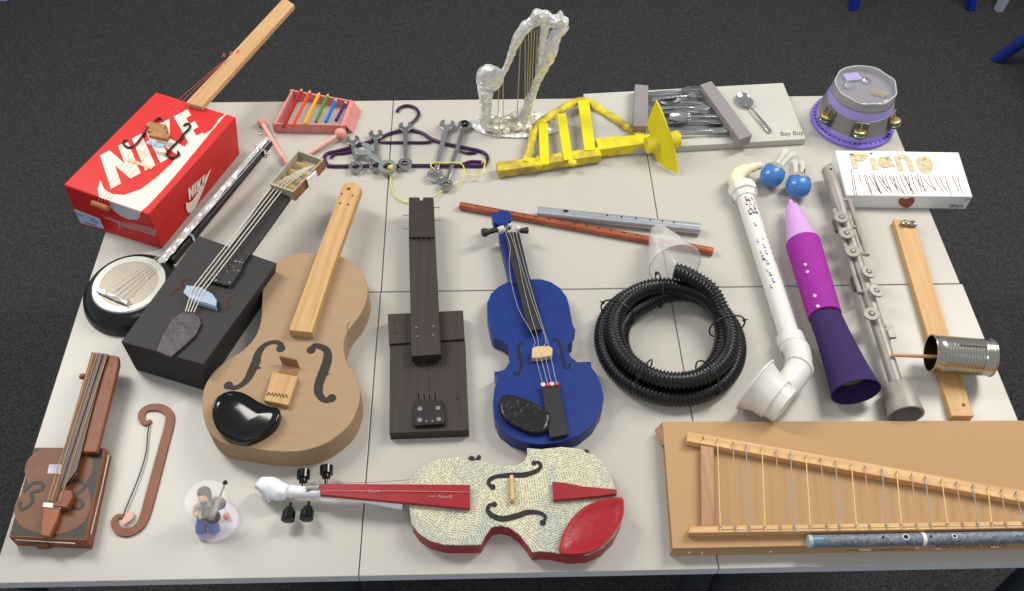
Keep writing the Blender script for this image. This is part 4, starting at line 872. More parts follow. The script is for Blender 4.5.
# ---- 12 board with cutlery
def board():
    h = .018
    C = lambda pts, z: Us(crop(580, 75, 4.452, pts), z)
    q = C([(15, 83), (905, 34), (1006, 284)], h); BL = q[0]+(q[2]-q[1]); T = [q[0], q[1], q[2], BL]
    pt = mat('pale_board', (186, 186, 178), .5, ns=6, na=.05)
    t = thing('cutlery_board', 'pale grey painted board carrying cutlery between two grey wooden bars', 'board', sum(T, V(0, 0, 0))/4-Z*h)
    bd = part('board', lambda bm: prism(bm, T, 0), pt, t, bev=.0015)
    gb = plain('grey_bar_paint', (138, 132, 134), .55)
    hb = h+.028
    for pts in ([(245, 40), (305, 46), (302, 215), (296, 228), (236, 226)], [(535, 43), (586, 26), (766, 266), (712, 288)]):
        P = C(pts, hb); part('grey_bar', lambda bm: hexa(bm, P, [V(p.x, p.y, h+.0002) for p in P]), gb, t, bev=.001)
    ud = (T[1]-T[0]).normalized(); vd = Z.cross(ud)
    o = C([(1000, 275)], h)[0]
    text_part('lettering', 'Boy Boy', C([(892, 272)], h)[0], C([(1000, 266)], h)[0]-C([(892, 272)], h)[0], Z.cross(ud), .021, plain('black_pen', (60, 58, 58), .6), bd, squash=.78, shear=.25)
    part('silver_sheet', lambda bm: prism(bm, C([(306, 75), (560, 62), (705, 262), (300, 270)], h+.0012), h+.0001), mat('silver_tape', (150, 150, 152), .3, metal=.7, ns=14, na=.35, bump=.4, bs=20, stretch=(1, 6, 1)), bd)
    # spoon and knives
    def cutlery(kind, a, b, z, label, m=steel_bright, w=1.0, group='cutlery across the pale board'):
        A, B = C([a], z)[0], C([b], z)[0]; d = (B-A).normalized(); s = Z.cross(d); L = (B-A).length
        g = thing(kind, label, kind, V(A.x, A.y, z-.002), group)
        part('handle', lambda bm: ribbon(bm, [A+d*L*f_+Z*(.004*math.sin(f_*3)) for f_ in (.3, .45, .6, .8, .95, 1)], [.005*w, .005*w, .007*w, .010*w, .013*w, .009*w], .0025), m, g, bev=.0008)
        if kind == 'spoon':
            def bowl(bm):
                cc = A+d*.024+Z*.0065; R = Matrix((d, s, Z)).transposed(); prev = None
                for f_, dz in ((1, .0012), (1, 0), (.8, -.003), (.5, -.005), (.2, -.0058)):
                    ring = [bm.verts.new(cc+R @ V(.027*f_*math.cos(k*pi/12)*1.0, .0185*f_*math.sin(k*pi/12), dz)) for k in range(24)]
                    if prev:
                        for k in range(24): bm.faces.new([prev[k], prev[(k+1) % 24], ring[(k+1) % 24], ring[k]])
                    prev = ring
                bm.faces.new(prev); tube(bm, [cc+d*.024, A+d*L*.34+Z*.003], .0028, 8)
            part('bowl', bowl, m, g)
        elif kind == 'fork':
            def head(bm):
                ribbon(bm, [A+d*L*f_+Z*.004 for f_ in (.16, .2, .26, .32)], [.022, .023, .016, .006], .002)
                for k in range(4): ribbon(bm, [A+s*(k-1.5)*.0062+Z*.003, A+d*L*.17+s*(k-1.5)*.006+Z*.004], .0028, .0018)
            part('fork_head', head, m, g)
        else:
            part('blade', lambda bm: ribbon(bm, [A+Z*.002, A+d*L*.1+Z*.002, A+d*L*.32+Z*.002], [.004, .017, .014], .0018), m, g, bev=.0006)
    cutlery('spoon', (708, 92), (848, 258), h+.003, 'single spoon lying right of the grey bars on the pale board', w=.9, group=None)
    zz = h+.012
    items = [('fork', (535, 68), (262, 92), 'fork at the top of the row between the grey bars'), ('fork', (548, 92), (318, 112), 'fork second from the top between the grey bars'),
             ('spoon', (352, 122), (560, 130), 'spoon with its bowl at the left beside the yellow bell'), ('knife', (585, 148), (330, 152), 'knife just below the spoon between the grey bars'),
             ('fork', (610, 172), (340, 168), 'fork in the middle of the cutlery row with its tines at the right bar'), ('spoon', (400, 196), (640, 186), 'spoon with a long handle in the lower half of the cutlery row'),
             ('knife', (655, 212), (380, 212), 'knife second from the bottom of the cutlery row'), ('knife', (672, 246), (400, 262), 'long knife nearest the front edge of the pale board')]
    for k, (kd, a, b, lb) in enumerate(items): cutlery(kd, a, b, zz if k % 2 else zz-.004, lb, steel_bright if k % 2 else steel)
board()
# ---- 13 pipes
def pipe(name, a, b, r, col_m, holes, label, hole_r=.0022, sag=0, oval=None):
    A, B = U(*a, r), U(*b, r); d = (B-A).normalized(); L = (B-A).length
    t = thing(name, label, 'flute', V((A.x+B.x)/2, (A.y+B.y)/2, 0))
    p = part('tube', lambda bm: lathe(bm, A, d, [(0, r*.78), (0, r), (L, r), (L, r*.78), (.001, r*.78)], 28, False, False), col_m, t)
    for q in holes:
        h_ = U(q[0], q[1], r*2); k = (h_-A).dot(d); pt_ = A+d*k+Z*(r-.0002)
        part('finger_hole', lambda bm: disc(bm, pt_, q[2] if len(q) > 2 else hole_r, .0006, 12), dot, p)
    return t, A, B, d, p
cop = mat('copper', (176, 98, 70), .38, metal=.65, ns=30, na=.2); alu = mat('aluminium', (176, 182, 188), .33, metal=.6, ns=15, na=.08)
pipe('copper_pipe_flute', (460, 205.5), (713, 251.5), .0085, cop, [(450+x/3.657, 190+y/3.657) for x, y in ((100, 50), (228, 80), (273, 87), (314, 95), (363, 104), (409, 115), (456, 124), (500, 132), (545, 142), (587, 152), (635, 160), (681, 171))], 'long thin copper pipe flute passing behind the blue violin')
t, A, B, d, p = pipe('aluminium_pipe_flute', (537.5, 212), (700, 229), .0125, alu, [(450+x/3.657, 190+y/3.657) for x, y in ((576, 86), (628, 93), (681, 101), (733, 105), (777, 107), (819, 110))], 'short wide silver aluminium pipe flute above the copper one')
hp = U(566, 209, .025); k = (hp-A).dot(d); c0 = A+d*k+Z*.0122; s_ = Z.cross(d)
part('blow_hole', lambda bm: prism(bm, [c0+d*.0065*math.cos(a*pi/8)+s_*.0035*math.sin(a*pi/8)+Z*.0006 for a in range(16)], vec=V(0, 0, -.001)), dot, p)
part('end_cap', lambda bm: disc(bm, A+d*.002, .0095, .003, 24, d), plain('dark_cap', (70, 72, 74), .5), t)
# ---- 14 clear funnel
def funnel():
    clear = mat('clear_funnel_plastic', (232, 232, 230), .12, alpha=.30, spec=.6)
    A = U(658, 226, .052); B = U(673, 268, .040); d = (B-A); L = d.length; d.normalize()
    t = thing('clear_funnel', 'translucent plastic cone funnel lying across the copper flute above the black hose', 'funnel', V(B.x, B.y, 0))
    dd = V(d.x, d.y, -.28).normalized(); A = V(A.x, A.y, .066)
    B = V(B.x, B.y, .055); A = V(A.x, A.y, .038); dd = (B-A).normalized(); L = (B-A).length+.006
    part('cone', lambda bm: lathe(bm, A, dd, [(0, .016), (.012, .022), (L*.5, .038), (L, .0545), (L, .053), (L*.5, .0365), (.012, .0205), (0, .0145)], 40, False, False), clear, t)
    part('rim', lambda bm: tube(bm, [B+dd*.006+(dd.cross(Z).normalized()*math.cos(k*pi/16)+dd.cross(dd.cross(Z).normalized())*math.sin(k*pi/16))*.0542 for k in range(32)], .0012, 6, closed=True), mat('funnel_rim', (225, 225, 222), .15, alpha=.5), t)
funnel()
# ---- 15 corrugated hose
def hose():
    r = .0178; c = U(670.5, 338, .03)
    bp = mat('black_hose_plastic', (20, 20, 21), .3, spec=.6)
    t = thing('corrugated_hose', 'coiled black corrugated hose held with cable ties', 'hose', V(c.x, c.y, 0))
    pts = []
    N = 900
    ta = math.radians(78); turns = 2.95
    for i in range(N+1):
        s = i/N; a = ta - .45 - s*turns*2*pi
        k = s*turns
        R = .1185 if k < 1 else (.1185 - .026*min(1, (k-1)/.35) if k < 1.6 else .0925)
        zz = .0235 if k > 1.45 else .066-.012
        # outer lower turn, then inner turn, then outer upper turn
        pts.append((a, R, k))
    path = []
    for a, R, k in pts:
        if k < 1.0: R_, z_ = .113, .0515     # top turn
        elif k < 1.25:
            f_ = (k-1)/.25; f_ = f_*f_*(3-2*f_); R_, z_ = .113-.016*f_, .0515-.031*f_
        elif k < 1.8: R_, z_ = .097, .0205
        elif k < 2.0:
            f_ = (k-1.8)/.2; f_ = f_*f_*(3-2*f_); R_, z_ = .097+.034*f_, .0205
        else: R_, z_ = .131, .0205
        path.append(V(c.x+R_*math.cos(a), c.y+R_*math.sin(a)*1.0, z_))
    # free end lifts off and points left-up
    E = [U(674.5, 271, .085), U(685, 274, .084), U(698, 281, .078), U(712, 292, .068)]
    st = 26
    P = spl(E+[path[st]*.5+path[st]*.5], 6, False) + path[st+1:]
    # resample evenly
    out = [P[0]]; step = .0015; acc = 0
    for a, b in zip(P, P[1:]):
        d = (b-a).length; pos = step-acc
        while pos <= d: out.append(a.lerp(b, pos/d)); pos += step
        acc = (acc+d) % step if d > 0 else acc
        acc = d-(pos-step)
    def fn(bm):
        rr = [r*.80+.0034*(1 if (i % 5) in (1, 2) else 0) for i in range(len(out))]
        tube(bm, out, rr, 16)
    hs = part('hose_tube', fn, bp, t, ang=80)
    d = (out[0]-out[8]).normalized()
    part('hose_mouth', lambda bm: disc(bm, out[0], r*.66, .0015, 24, d), dot, t)
    for ang in (95, 150, 235, 300, 10):
        a = math.radians(ang)
        def tie(bm):
            cc = V(c.x+.114*math.cos(a), c.y+.114*math.sin(a), .038); rad = V(math.cos(a), math.sin(a), 0)
            tube(bm, [cc+rad*.036*math.cos(k*pi/14)+Z*(.035*math.sin(k*pi/14)) for k in range(28)], .0016, 6, closed=True)
            ball(bm, cc+rad*.033+Z*.012, .004, 1); tube(bm, [cc+rad*.033+Z*.012, cc+rad*.04+Z*.013], .0011, 5)
        part('cable_tie', tie, black, t)
hose()
# ---- 18 white PVC saxophone
def sax():
    pv = plain('white_pvc', (222, 220, 214), .3, spec=.5); crm = plain('cream_mouthpiece', (232, 222, 190), .4)
    r = .0200
    A, B = U(742.5, 190, .024), U(790, 338, .026); d = (B-A).normalized(); L = (B-A).length
    t = thing('pipe_saxophone', 'white plastic pipe saxophone with painted music notes and a cup bell', 'instrument', V((A.x+B.x)/2, (A.y+B.y)/2, 0))
    tb = part('tube', lambda bm: lathe(bm, A, d, [(0, r), (L+.01, r)], 32), pv, t)
    part('collar', lambda bm: lathe(bm, A-d*.014, d, [(0, .023), (.003, .029), (.010, .0295), (.012, .0325), (.028, .0325), (.030, .028), (.044, .0235)], 8), pv, t, bev=.001, smooth=False)
    part('mouthpiece', lambda bm: tube(bm, spl([A-d*.012, U(736.5, 182, .03), U(738, 175, .034), U(748, 169, .034), U(760, 165.5, .03)], 5, False), [.019]*4+[.0185]*4+[.017]*4+[.015]*3+[.011]*3+[.0085]*3, 20, flat=(1, 1)), crm, t)
    # elbow couplers
    K1, K2, K3 = U(797, 351, .036), U(798.5, 368, .044), U(789, 383, .052)
    part('coupler', lambda bm: lathe(bm, B-d*.004, d, [(0, .020), (.001, .0265), (.022, .0275), (.024, .0255), (.035, .0255)], 32), pv, t)
    part('elbow', lambda bm: tube(bm, spl([B+d*.028, K1, K2, K3, U(783, 388, .055)], 5, False), .025, 24), pv, t)
    part('elbow_ring', lambda bm: lathe(bm, K2-(K3-K2).normalized()*.004, (K3-K2), [(0, .0245), (0, .0285), (.006, .0285), (.006, .0245)], 32), pv, t)
    # cup
    R0 = U(754.5, 384, .060); R1 = U(783.5, 405, .056); ax = (R0-R1); Lc = ax.length; ax.normalize()
    k = Lc
    part('bell_cup', lambda bm: lathe(bm, R1, ax, [(-.006, .018), (-.004, .036), (k*.25, .038), (k*.27, .0415), (k*.6, .0435), (k*.93, .0515), (k*.94, .0565), (k*.985, .057), (k*.985, .052), (k*.6, .041), (k*.2, .035), (k*.2, 0)], 48, True, False), pv, t, ang=35)
    part('rear_socket', lambda bm: lathe(bm, R1, (K3-R1), [(0, .02), (.02, .024)], 24), pv, t) if False else None
    # painted notes
    cols = [plain('ink_navy', (34, 34, 84), .6), plain('ink_black', (36, 36, 40), .6), plain('ink_coral', (206, 110, 90), .6), plain('ink_blue', (92, 120, 190), .6), plain('ink_green', (96, 128, 84), .6)]
    s_ = Z.cross(d).normalized()
    def onpipe(al, th, rr=r+.0002): return A+d*al+(Z*math.cos(th)+s_*math.sin(th))*rr
    def note(al, th, k, sc=1):
        def fn(bm):
            n_ = (Z*math.cos(th)+s_*math.sin(th)); e = d.cross(n_)
            disc(bm, onpipe(al, th), .0021*sc, .0005, 10, n_); p = onpipe(al, th)+e*.0018*sc
            tube(bm, [p, p-d*.0085*sc], .00055*sc, 4); tube(bm, [p-d*.0085*sc, p-d*.007*sc-e*.003*sc], .0006*sc, 4)
        part('painted_note', fn, cols[k], tb)
    for al, th, k, sc in ((.048, .35, 1, .8), (.050, -.25, 0, 1.3), (.052, 0, 1, .9), (.062, .5, 2, .9), (.064, 0, 2, 1), (.062, -.4, 0, .9), (.074, .3, 1, .9), (.076, -.2, 1, .9), (.088, .35, 0, 1.4), (.088, 0, 0, 1.3), (.09, -.35, 0, 1.3),
                          (.125, -.2, 4, 1), (.142, .9, 1, .6), (.155, .9, 1, .6), (.17, .9, 1, .6), (.185, .9, 1, .7), (.2, .9, 1, .7), (.215, .9, 1, .7), (.165, .1, 2, .8), (.17, -.5, 3, .9), (.188, 0, 3, 1.1), (.20, -.5, 2, .8), (.205, 0, 3, 1.1), (.218, -.45, 0, 1.3), (.232, -.2, 3, 1.2), (.25, -.5, 2, .8), (.262, -.3, 1, 1), (.28, -.2, 3, 1.2), (.292, -.6, 4, 1)):
        note(al, th, k, sc)
sax()
# ---- 19 egg maracas
def maracas():
    clear = mat('clear_spoon', (228, 228, 224), .08, alpha=.42, spec=.8)
    egg = mat('blue_egg_paint', (10, 88, 168), .3, ns=60, col2=(34, 124, 200), spec=.7)
    for (ex, ey), r, (hx, hy), lb in (((772.5, 175), .030, (790, 150), 'blue painted egg shaker with clear spoons, nearer the white pipe saxophone'), ((798.5, 185.5), .031, (800.5, 153), 'blue painted egg shaker with silver top, nearer the piano block')):
        c = U(ex, ey, r); h = U(hx, hy, .02); d = (V(h.x, h.y, c.z)-c).normalized(); s = Z.cross(d)
        t = thing('egg_shaker', lb, 'maraca', V(c.x, c.y, 0))
        R = Matrix((s, d, Z)).transposed()
        part('egg', lambda bm: ball(bm, c, r*.93, 4, (.96, 1.1, .96), R=R), egg, t)
        def cap(bm):
            g0 = len(bm.verts); ball(bm, c+d*.0, r*.965, 4, (.96, 1.1, .96), R=R)
            bmesh.ops.delete(bm, geom=[v for v in bm.verts if (v.co-c).dot(d*.8+Z*.5) < r*.45], context='VERTS')
        part('silver_patch', cap, mat('glitter_silver', (196, 192, 180), .25, metal=.6, ns=50, na=.5, bump=.6), t)
        part('clear_shell', lambda bm: ball(bm, c, r*1.0, 3, (.97, 1.12, .97), R=R), mat('glossy_shell', (235, 240, 245), .05, alpha=.05, spec=.8), t)
        Lh = .13 if ex < 780 else .11
        for off, zz in ((-.005, .006), (.006, -.001)):
            a = c+d*r*.9+s*off+Z*zz; b = c+d*(r*.9+Lh*.72)+s*(off*1.6); b.z = .008
            part('spoon_handle', lambda bm: ribbon(bm, [a, a.lerp(b, .5)+Z*.002, b], [.008, .009, .014], .002), clear, t, bev=.0006)
        if ex > 780: part('dark_band', lambda bm: ribbon(bm, [c+d*r*.95+s*-.008+Z*.012, c+d*(r*.95+.02)+s*-.009+Z*.006], .003, .001), black, t)
maracas()
# ---- 20 purple clarinet
def clarinet():
    P0, P1, P2, P3 = U(790.5, 202, .030), U(803, 243, .033), U(825, 316, .031), U(856, 392, .040)
    t = thing('cone_clarinet', 'purple card clarinet with lilac mouth cone and flared dark purple bell', 'instrument', V(P2.x, P2.y, 0))
    lil = plain('lilac_plastic', (204, 158, 216), .4, sheen=.1); mag = plain('magenta_felt', (150, 36, 150), .8, ns=40, na=.05); dkp = plain('dark_purple_felt', (48, 24, 84), .8, ns=40, na=.08)
    d = (P1-P0); L = d.length
    part('mouth_cone', lambda bm: lathe(bm, P0, d, [(-.004, .0), (-.004, .0045), (.008, .006), (.014, .013), (.03, .018), (L, .0335), (L+.008, .0345)], 32), lil, t)
    d2 = (P2-P1); L2 = d2.length
    sl = part('upper_sleeve', lambda bm: lathe(bm, P1, d2, [(0, .0345), (0, .0355), (L2*.5, .034), (L2, .0325)], 40, True, True), mag, t)
    d3 = (P3-P2); L3 = d3.length
    part('bell', lambda bm: lathe(bm, P2-d3.normalized()*.004, d3, [(0, .031), (.01, .0315), (L3*.35, .034), (L3*.7, .039), (L3*.97, .045), (L3+.004, .047), (L3+.004, .0455), (L3*.9, .040), (L3*.6, .033), (L3*.6, 0)], 48, True, False, sx=1, sy=.86), dkp, t)
    part('green_lining', lambda bm: lathe(bm, P2+d3.normalized()*L3*.66, d3, [(0, .0), (.002, .034), (.025, .0385)], 32, False, False, sy=.84), plain('olive_lining', (112, 128, 52), .8), t)
    dn = d2.normalized(); s = Z.cross(dn)
    for x, y in ((268, 335), (280, 367), (299, 476), (316, 523)):
        p = U(740+x/4.546, 190+y/4.546, .063); k = (p-P1).dot(dn); off = max(-.02, min(.02, (p-P1-dn*k).dot(s))); rr = .0335
        q = P1+dn*k+s*off+Z*math.sqrt(rr*rr-off*off)
        part('pearl_key', lambda bm: ball(bm, q, .0042, 2, (1, 1, .5)), plain('pearl_pink', (226, 196, 206), .25), sl)
    part('sleeve_seam', lambda bm: tube(bm, [P1+dn*k_*L2+(s*-.9+Z*.35)*.0345 for k_ in (0, .25, .5, .75, 1)], .0015, 6), mag, sl)
clarinet()
# ---- 21 grey clarinet with keys
def greyclar():
    g = mat('grey_spray_paint', (158, 150, 144), .45, metal=.15, ns=30, na=.12)
    r = .0125; zc = .030
    A, B = U(828, 170, zc), U(899, 392, zc); d = (B-A).normalized(); L = (B-A).length; s = Z.cross(d)
    t = thing('keyed_pipe_clarinet', 'grey spray painted clarinet with washer keys and round bell', 'instrument', V((A.x+B.x)/2, (A.y+B.y)/2, 0))
    part('tube', lambda bm: lathe(bm, A, d, [(0, r*.7), (0, r*1.15), (.12, r*1.15), (.125, r), (L, r), (L, r*.7), (.003, r*.7)], 28, False, False), g, t)
    E = U(906.5, 411, .033)
    db = (E-B).normalized()
    part('bell', lambda bm: lathe(bm, B-db*.012, d, [(0, .014), (0, .026), (.004, .0275), (.045, .031), (.062, .033), (.062, .0285), (.03, .025), (.03, 0)], 36, True, False), g, t)
    part('bell_hollow', lambda bm: lathe(bm, B+d*.019, d, [(0, 0), (.001, .0235)], 30, False, False), plain('dark_grey_inside', (60, 55, 52), .7), t)
    p0 = A+d*.012+Z*r*1.15; part('thumb_hole', lambda bm: disc(bm, p0, .0028, .0008, 12), dot, t)
    cr = lambda x, y, z: U(820+x/5.37, 200+y/5.37, z)
    keys = [cr(115, 98, .05), cr(142, 182, .05), cr(175, 280, .05), cr(258, 390, .05), cr(300, 492, .05), U(840+148/4.73, 300+70/4.73, .05)]
    for k_, p in enumerate(keys):
        al = (p-A).dot(d); off = (p-A-d*al).dot(s); ax = (Z+s*(.15 if off > 0 else -.1)).normalized()
        def key(bm):
            lathe(bm, p, ax, [(0, .006), (0, .0155), (.0045, .0155), (.0045, .006), (0, .006)], 24, False, False); lathe(bm, p, ax, [(-.012, .0035), (.0055, .0045), (.0075, .0)], 12)
        ky = part('key', key, g, t, bev=.0006)
        q = A+d*al+Z*r*.6
        part('key_post', lambda bm: tube(bm, [q, p-Z*.003], .0035, 8), g, t)
    for a0, a1, off, z_ in ((.10, .26, .021, .008), (.13, .36, -.019, .008), (.03+.11, .22, .026, -.004)):
        part('key_rod', lambda bm: tube(bm, [A+d*a0+s*off+Z*z_, A+d*a1+s*off+Z*z_], .0052, 10), g, t)
    for al, off in ((.10, .02), (.18, .02), (.255, .02), (.14, -.018), (.25, -.018), (.355, -.018)):
        part('rod_post', lambda bm: tube(bm, [A+d*al+Z*.004, A+d*al+s*off+Z*.008], .0042, 8), g, t)
    for al in (.17, .33):
        part('side_lever', lambda bm: box(bm, A+d*al-s*.021+Z*.002, (.034, .009, .016), Matrix.Rotation(math.atan2(d.y, d.x), 3, 'Z')), plain('darker_grey', (88, 84, 80), .5), t, bev=.002)
    p = U(840+235/4.73, 300+140/4.73, .036)
    def lev(bm):
        tube(bm, [A+d*(p-A).dot(d)+Z*.004, p], .005, 8); box(bm, p+d*.006, (.030, .014, .007), Matrix.Rotation(math.atan2(d.y, d.x), 3, 'Z')); tube(bm, [p+d*.014-s*.004, p+d*.027-s*.006-Z*.008], .0032, 8)
    part('side_key', lev, g, t, bev=.001)
    # rests: two props keep it level
    for al in (.11, .3): part('rest_prop', lambda bm: tube(bm, [A+d*al-Z*r*.7, V((A+d*al).x, (A+d*al).y, .0)], .005, 8), g, t)
greyclar()
# ---- 22 purple bucket tambourine
def bucket():
    c = U(852, 122, .0)
    pu = plain('lilac_bucket', (158, 142, 214), .4); rimm = plain('violet_rim', (134, 112, 206), .4); tapeg = mat('duct_tape_grey', (130, 128, 126), .42, ns=12, na=.1, metal=.15)
    t = thing('bucket_tambourine', 'upturned purple bucket with duct tape, bottle cap jingles and clear top', 'instrument', c)
    part('bucket_wall', lambda bm: lathe(bm, c, Z, [(.006, .088), (.012, .088), (.026, .086), (.096, .0705), (.098, .066)], 56, False, False), pu, t)
    part('base_rim', lambda bm: lathe(bm, c, Z, [(0, .096), (.0015, .0985), (.009, .0985), (.012, .095), (.012, .087), (.004, .086)], 64, False, False), rimm, t)
    def notches(bm):
        for k in range(46):
            a = 2*pi*k/46; p = c+V(.0915*math.cos(a), .0915*math.sin(a), .0122); box(bm, p, (.005, .004, .0012), Matrix.Rotation(a, 3, 'Z'))
    part('rim_notches', notches, plain('deep_violet', (78, 52, 150), .5), t)
    part('tape_band', lambda bm: lathe(bm, c, Z, [(.028, .0862), (.0285, .0868), (.068, .078), (.0685, .0768)], 56, False, False), tapeg, t)
    part('upper_tape', lambda bm: lathe(bm, c, Z, [(.088, .0722), (.0885, .0728), (.110, .0695), (.112, .068), (.108, .067)], 56, False, False), tapeg, t)
    topz = .112
    part('clear_top', lambda bm: (lathe(bm, c, Z, [(topz-.018, .0735), (topz+.001, .0695), (topz+.002, .068), (topz+.0005, .04), (topz-.001, 0)], 56, False, False)), mat('clear_wrap', (220, 220, 228), .07, alpha=.2, bump=.5, bs=30, spec=.9), t)
    def wr(bm):
        pts = [c+V(math.cos(a)*(.069+.0012*math.sin(a*9)), math.sin(a)*(.069+.0012*math.sin(a*9)), topz+.001+.0014*math.sin(a*7)) for a in [k*2*pi/72 for k in range(72)]]; tube(bm, pts, .0014, 6, closed=True)
    part('wrap_edge', wr, mat('wrap_edge_clear', (225, 225, 230), .12, alpha=.55), t)
    part('inner_card', lambda bm: prism(bm, [c+V(x, y, .105) for x, y in ((-.040, .050), (-.005, .056), (.002, .03), (-.036, .025))], vec=V(0, 0, -.001)), pu, t)
    part('inner_floor', lambda bm: disc(bm, c+Z*.0965, .0655, .0015, 40), mat('grey_inside', (104, 100, 112), .6), t)
    brass = mat('brass_cap', (200, 176, 120), .3, metal=.8, ns=40, na=.2); grn = plain('green_cap', (60, 96, 60), .4)
    for j, (x, y) in enumerate(((.022, -.012), (.038, -.02), (-.035, .012), (.012, .03))):
        part('bottle_cap', lambda bm: lathe(bm, c+V(x, y, .0985), V(.2*(j-1), .1, 1), [(0, .0115), (.001, .0125), (.004, .0115), (.006, .0105), (.0055, .0)], 20), brass if j < 2 else steel_bright, t)
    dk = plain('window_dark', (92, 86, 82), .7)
    for a in (-101, -158, -36):
        ar = math.radians(a); rd = V(math.cos(ar), math.sin(ar), 0); tg = V(-rd.y, rd.x, 0)
        slope = V(rd.x*-.21, rd.y*-.21, 1).normalized(); n = tg.cross(slope)
        pc = c+rd*.0822+Z*.048
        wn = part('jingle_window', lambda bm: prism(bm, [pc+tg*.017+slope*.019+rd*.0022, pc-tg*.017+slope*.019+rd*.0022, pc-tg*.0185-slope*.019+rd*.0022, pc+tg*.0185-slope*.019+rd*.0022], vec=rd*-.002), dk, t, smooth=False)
        [part('window_edge', lambda bm: tube(bm, [p, q], .0014, 5), tapeg, t) for p, q in (((pc+tg*.017+slope*.019+rd*.0028), (pc-tg*.017+slope*.019+rd*.0028)), ((pc-tg*.0185-slope*.019+rd*.0028), (pc+tg*.0185-slope*.019+rd*.0028)))]
        part('wire_pin', lambda bm: tube(bm, [pc+slope*.02+rd*.007, pc-slope*.018+rd*.007], .0009, 6), gold, t)
        for k, (m_, zz) in enumerate(((grn, -.0125), (steel_bright, -.008), (grn, -.0035), (brass, .001))):
            part('bottle_cap', lambda bm: lathe(bm, pc+slope*zz+rd*.0075, slope, [(0, .0145), (.0015, .0148), (.0032, .0135), (.004, .011), (.004, 0)], 18), m_, t)
bucket()
# ---- 23 piano block
def piano():
    h = .040
    C = lambda pts, z: Us(crop(820, 140, 5.91, pts), z)
    T = C([(90, 60), (820, 72), (903, 334), (158, 326)], h)
    # regular box from measured corners
    u = ((T[2]-T[3])+(T[1]-T[0])).normalized(); v = Z.cross(u)
    wh = mat('white_painted_foam', (234, 234, 232), .55, ns=18, na=.03, bump=.15, bs=60)
    t = thing('toy_piano_block', 'white painted block lettered piano with brown string keys and a heart', 'toy piano', sum(T, V(0, 0, 0))/4-Z*h)
    b = part('block', lambda bm: hexa(bm, T, [V(p.x, p.y, 0) for p in T]), wh, t, bev=.002)
    mc = mat('burlap_tan', (204, 190, 156), .8, ns=90, na=.2, bump=.3, bs=200)
    L = {'P': [[(192, 85), (195, 110), (212, 168)], [(178, 92), (225, 84), (262, 92), (262, 105), (235, 116), (205, 112)]],
         'I': [[(312, 108), (318, 140), (330, 178)]], 'IDOT': [[(298, 78), (306, 84)]],
         'A': [[(385, 105), (360, 118), (362, 145), (385, 155), (405, 148)], [(398, 100), (412, 130), (428, 158)], [(385, 105), (402, 110)]],
         'N': [[(452, 95), (462, 130), (478, 182)], [(460, 108), (492, 98), (520, 118), (535, 150), (548, 185)]], 'O': [[(612, 105), (586, 120), (592, 155), (618, 185), (645, 178), (650, 145), (635, 112), (612, 105)]]}
    for k_, strokes in L.items():
        def fn(bm):
            for s in strokes:
                ribbon(bm, [U(p[0], p[1], h+.0003) for p in spl(crop(820, 140, 5.91, s), 5, False)], .0115 if k_ != 'IDOT' else .005, .0014)
            if k_ == 'O': prism(bm, C([(608, 118), (634, 118), (640, 165), (612, 165)], h+.0014), h+.0003)
            if k_ == 'A': prism(bm, C([(372, 118), (395, 115), (402, 142), (380, 145)], h+.0014), h+.0003)
        part('letter', fn, mc if k_ != 'IDOT' else plain('grey_dot', (90, 90, 92), .6), b)
    ks = plain('brown_key_string', (118, 86, 72), .6)
    xs = [185, 198, 230, 262, 275, 290, 305, 318, 335, 350, 365, 385, 405, 420, 435, 450, 470, 488, 505, 522, 540, 558, 575, 590, 608, 640, 675, 705, 740, 780, 815]
    random.seed(3)
    for j, x in enumerate(xs):
        y0 = 205+random.uniform(-5, 10)+(8 if x > 600 else 0)-(35 if x in (185,) else 0); y1 = 320+random.uniform(-40, 8)
        if x < 210: x1 = x+20; y1 = 330
        elif x < 250: x1 = x+15; y1 = 250
        else: x1 = x+random.uniform(25, 75) if x < 700 else x+random.uniform(25, 50)
        q = C([(x, y0), ((x+x1)/2-random.uniform(0, 8), (y0+y1)/2), (x1, y1)], h+.0006)
        part('piano_key', lambda bm: tube(bm, q, .0006, 5), ks, t)
    fo = T[3]+V(0, -.0008, 0); fd = (T[2]-T[3]).normalized(); n = fd.cross(Z)
    ht = [(512, 352), (490, 345), (470, 352), (464, 370), (480, 390), (510, 402), (540, 388), (558, 365), (556, 345), (535, 342)]
    part('heart', lambda bm: prism(bm, [UP(p[0], p[1], fo+n*.0006, n) for p in spl(crop(820, 140, 5.91, ht), 3)], vec=-n*.0012), plain('brown_red_heart', (142, 72, 58), .6), t, smooth=False)
    p = UP(*crop(820, 140, 5.91, [(755, 408)])[0], fo, n); p.z = max(p.z, .006)
    text_part('lettering', 'ERIKA', p, fd, Z, .0135, plain('black_pen', (60, 58, 58), .6), b, squash=.85)
    part('scribble', lambda bm: ribbon(bm, C([(866, 352), (890, 350)], h+.0001), .004, .0004), plain('black_pen', (60, 58, 58), .6), b)
piano()
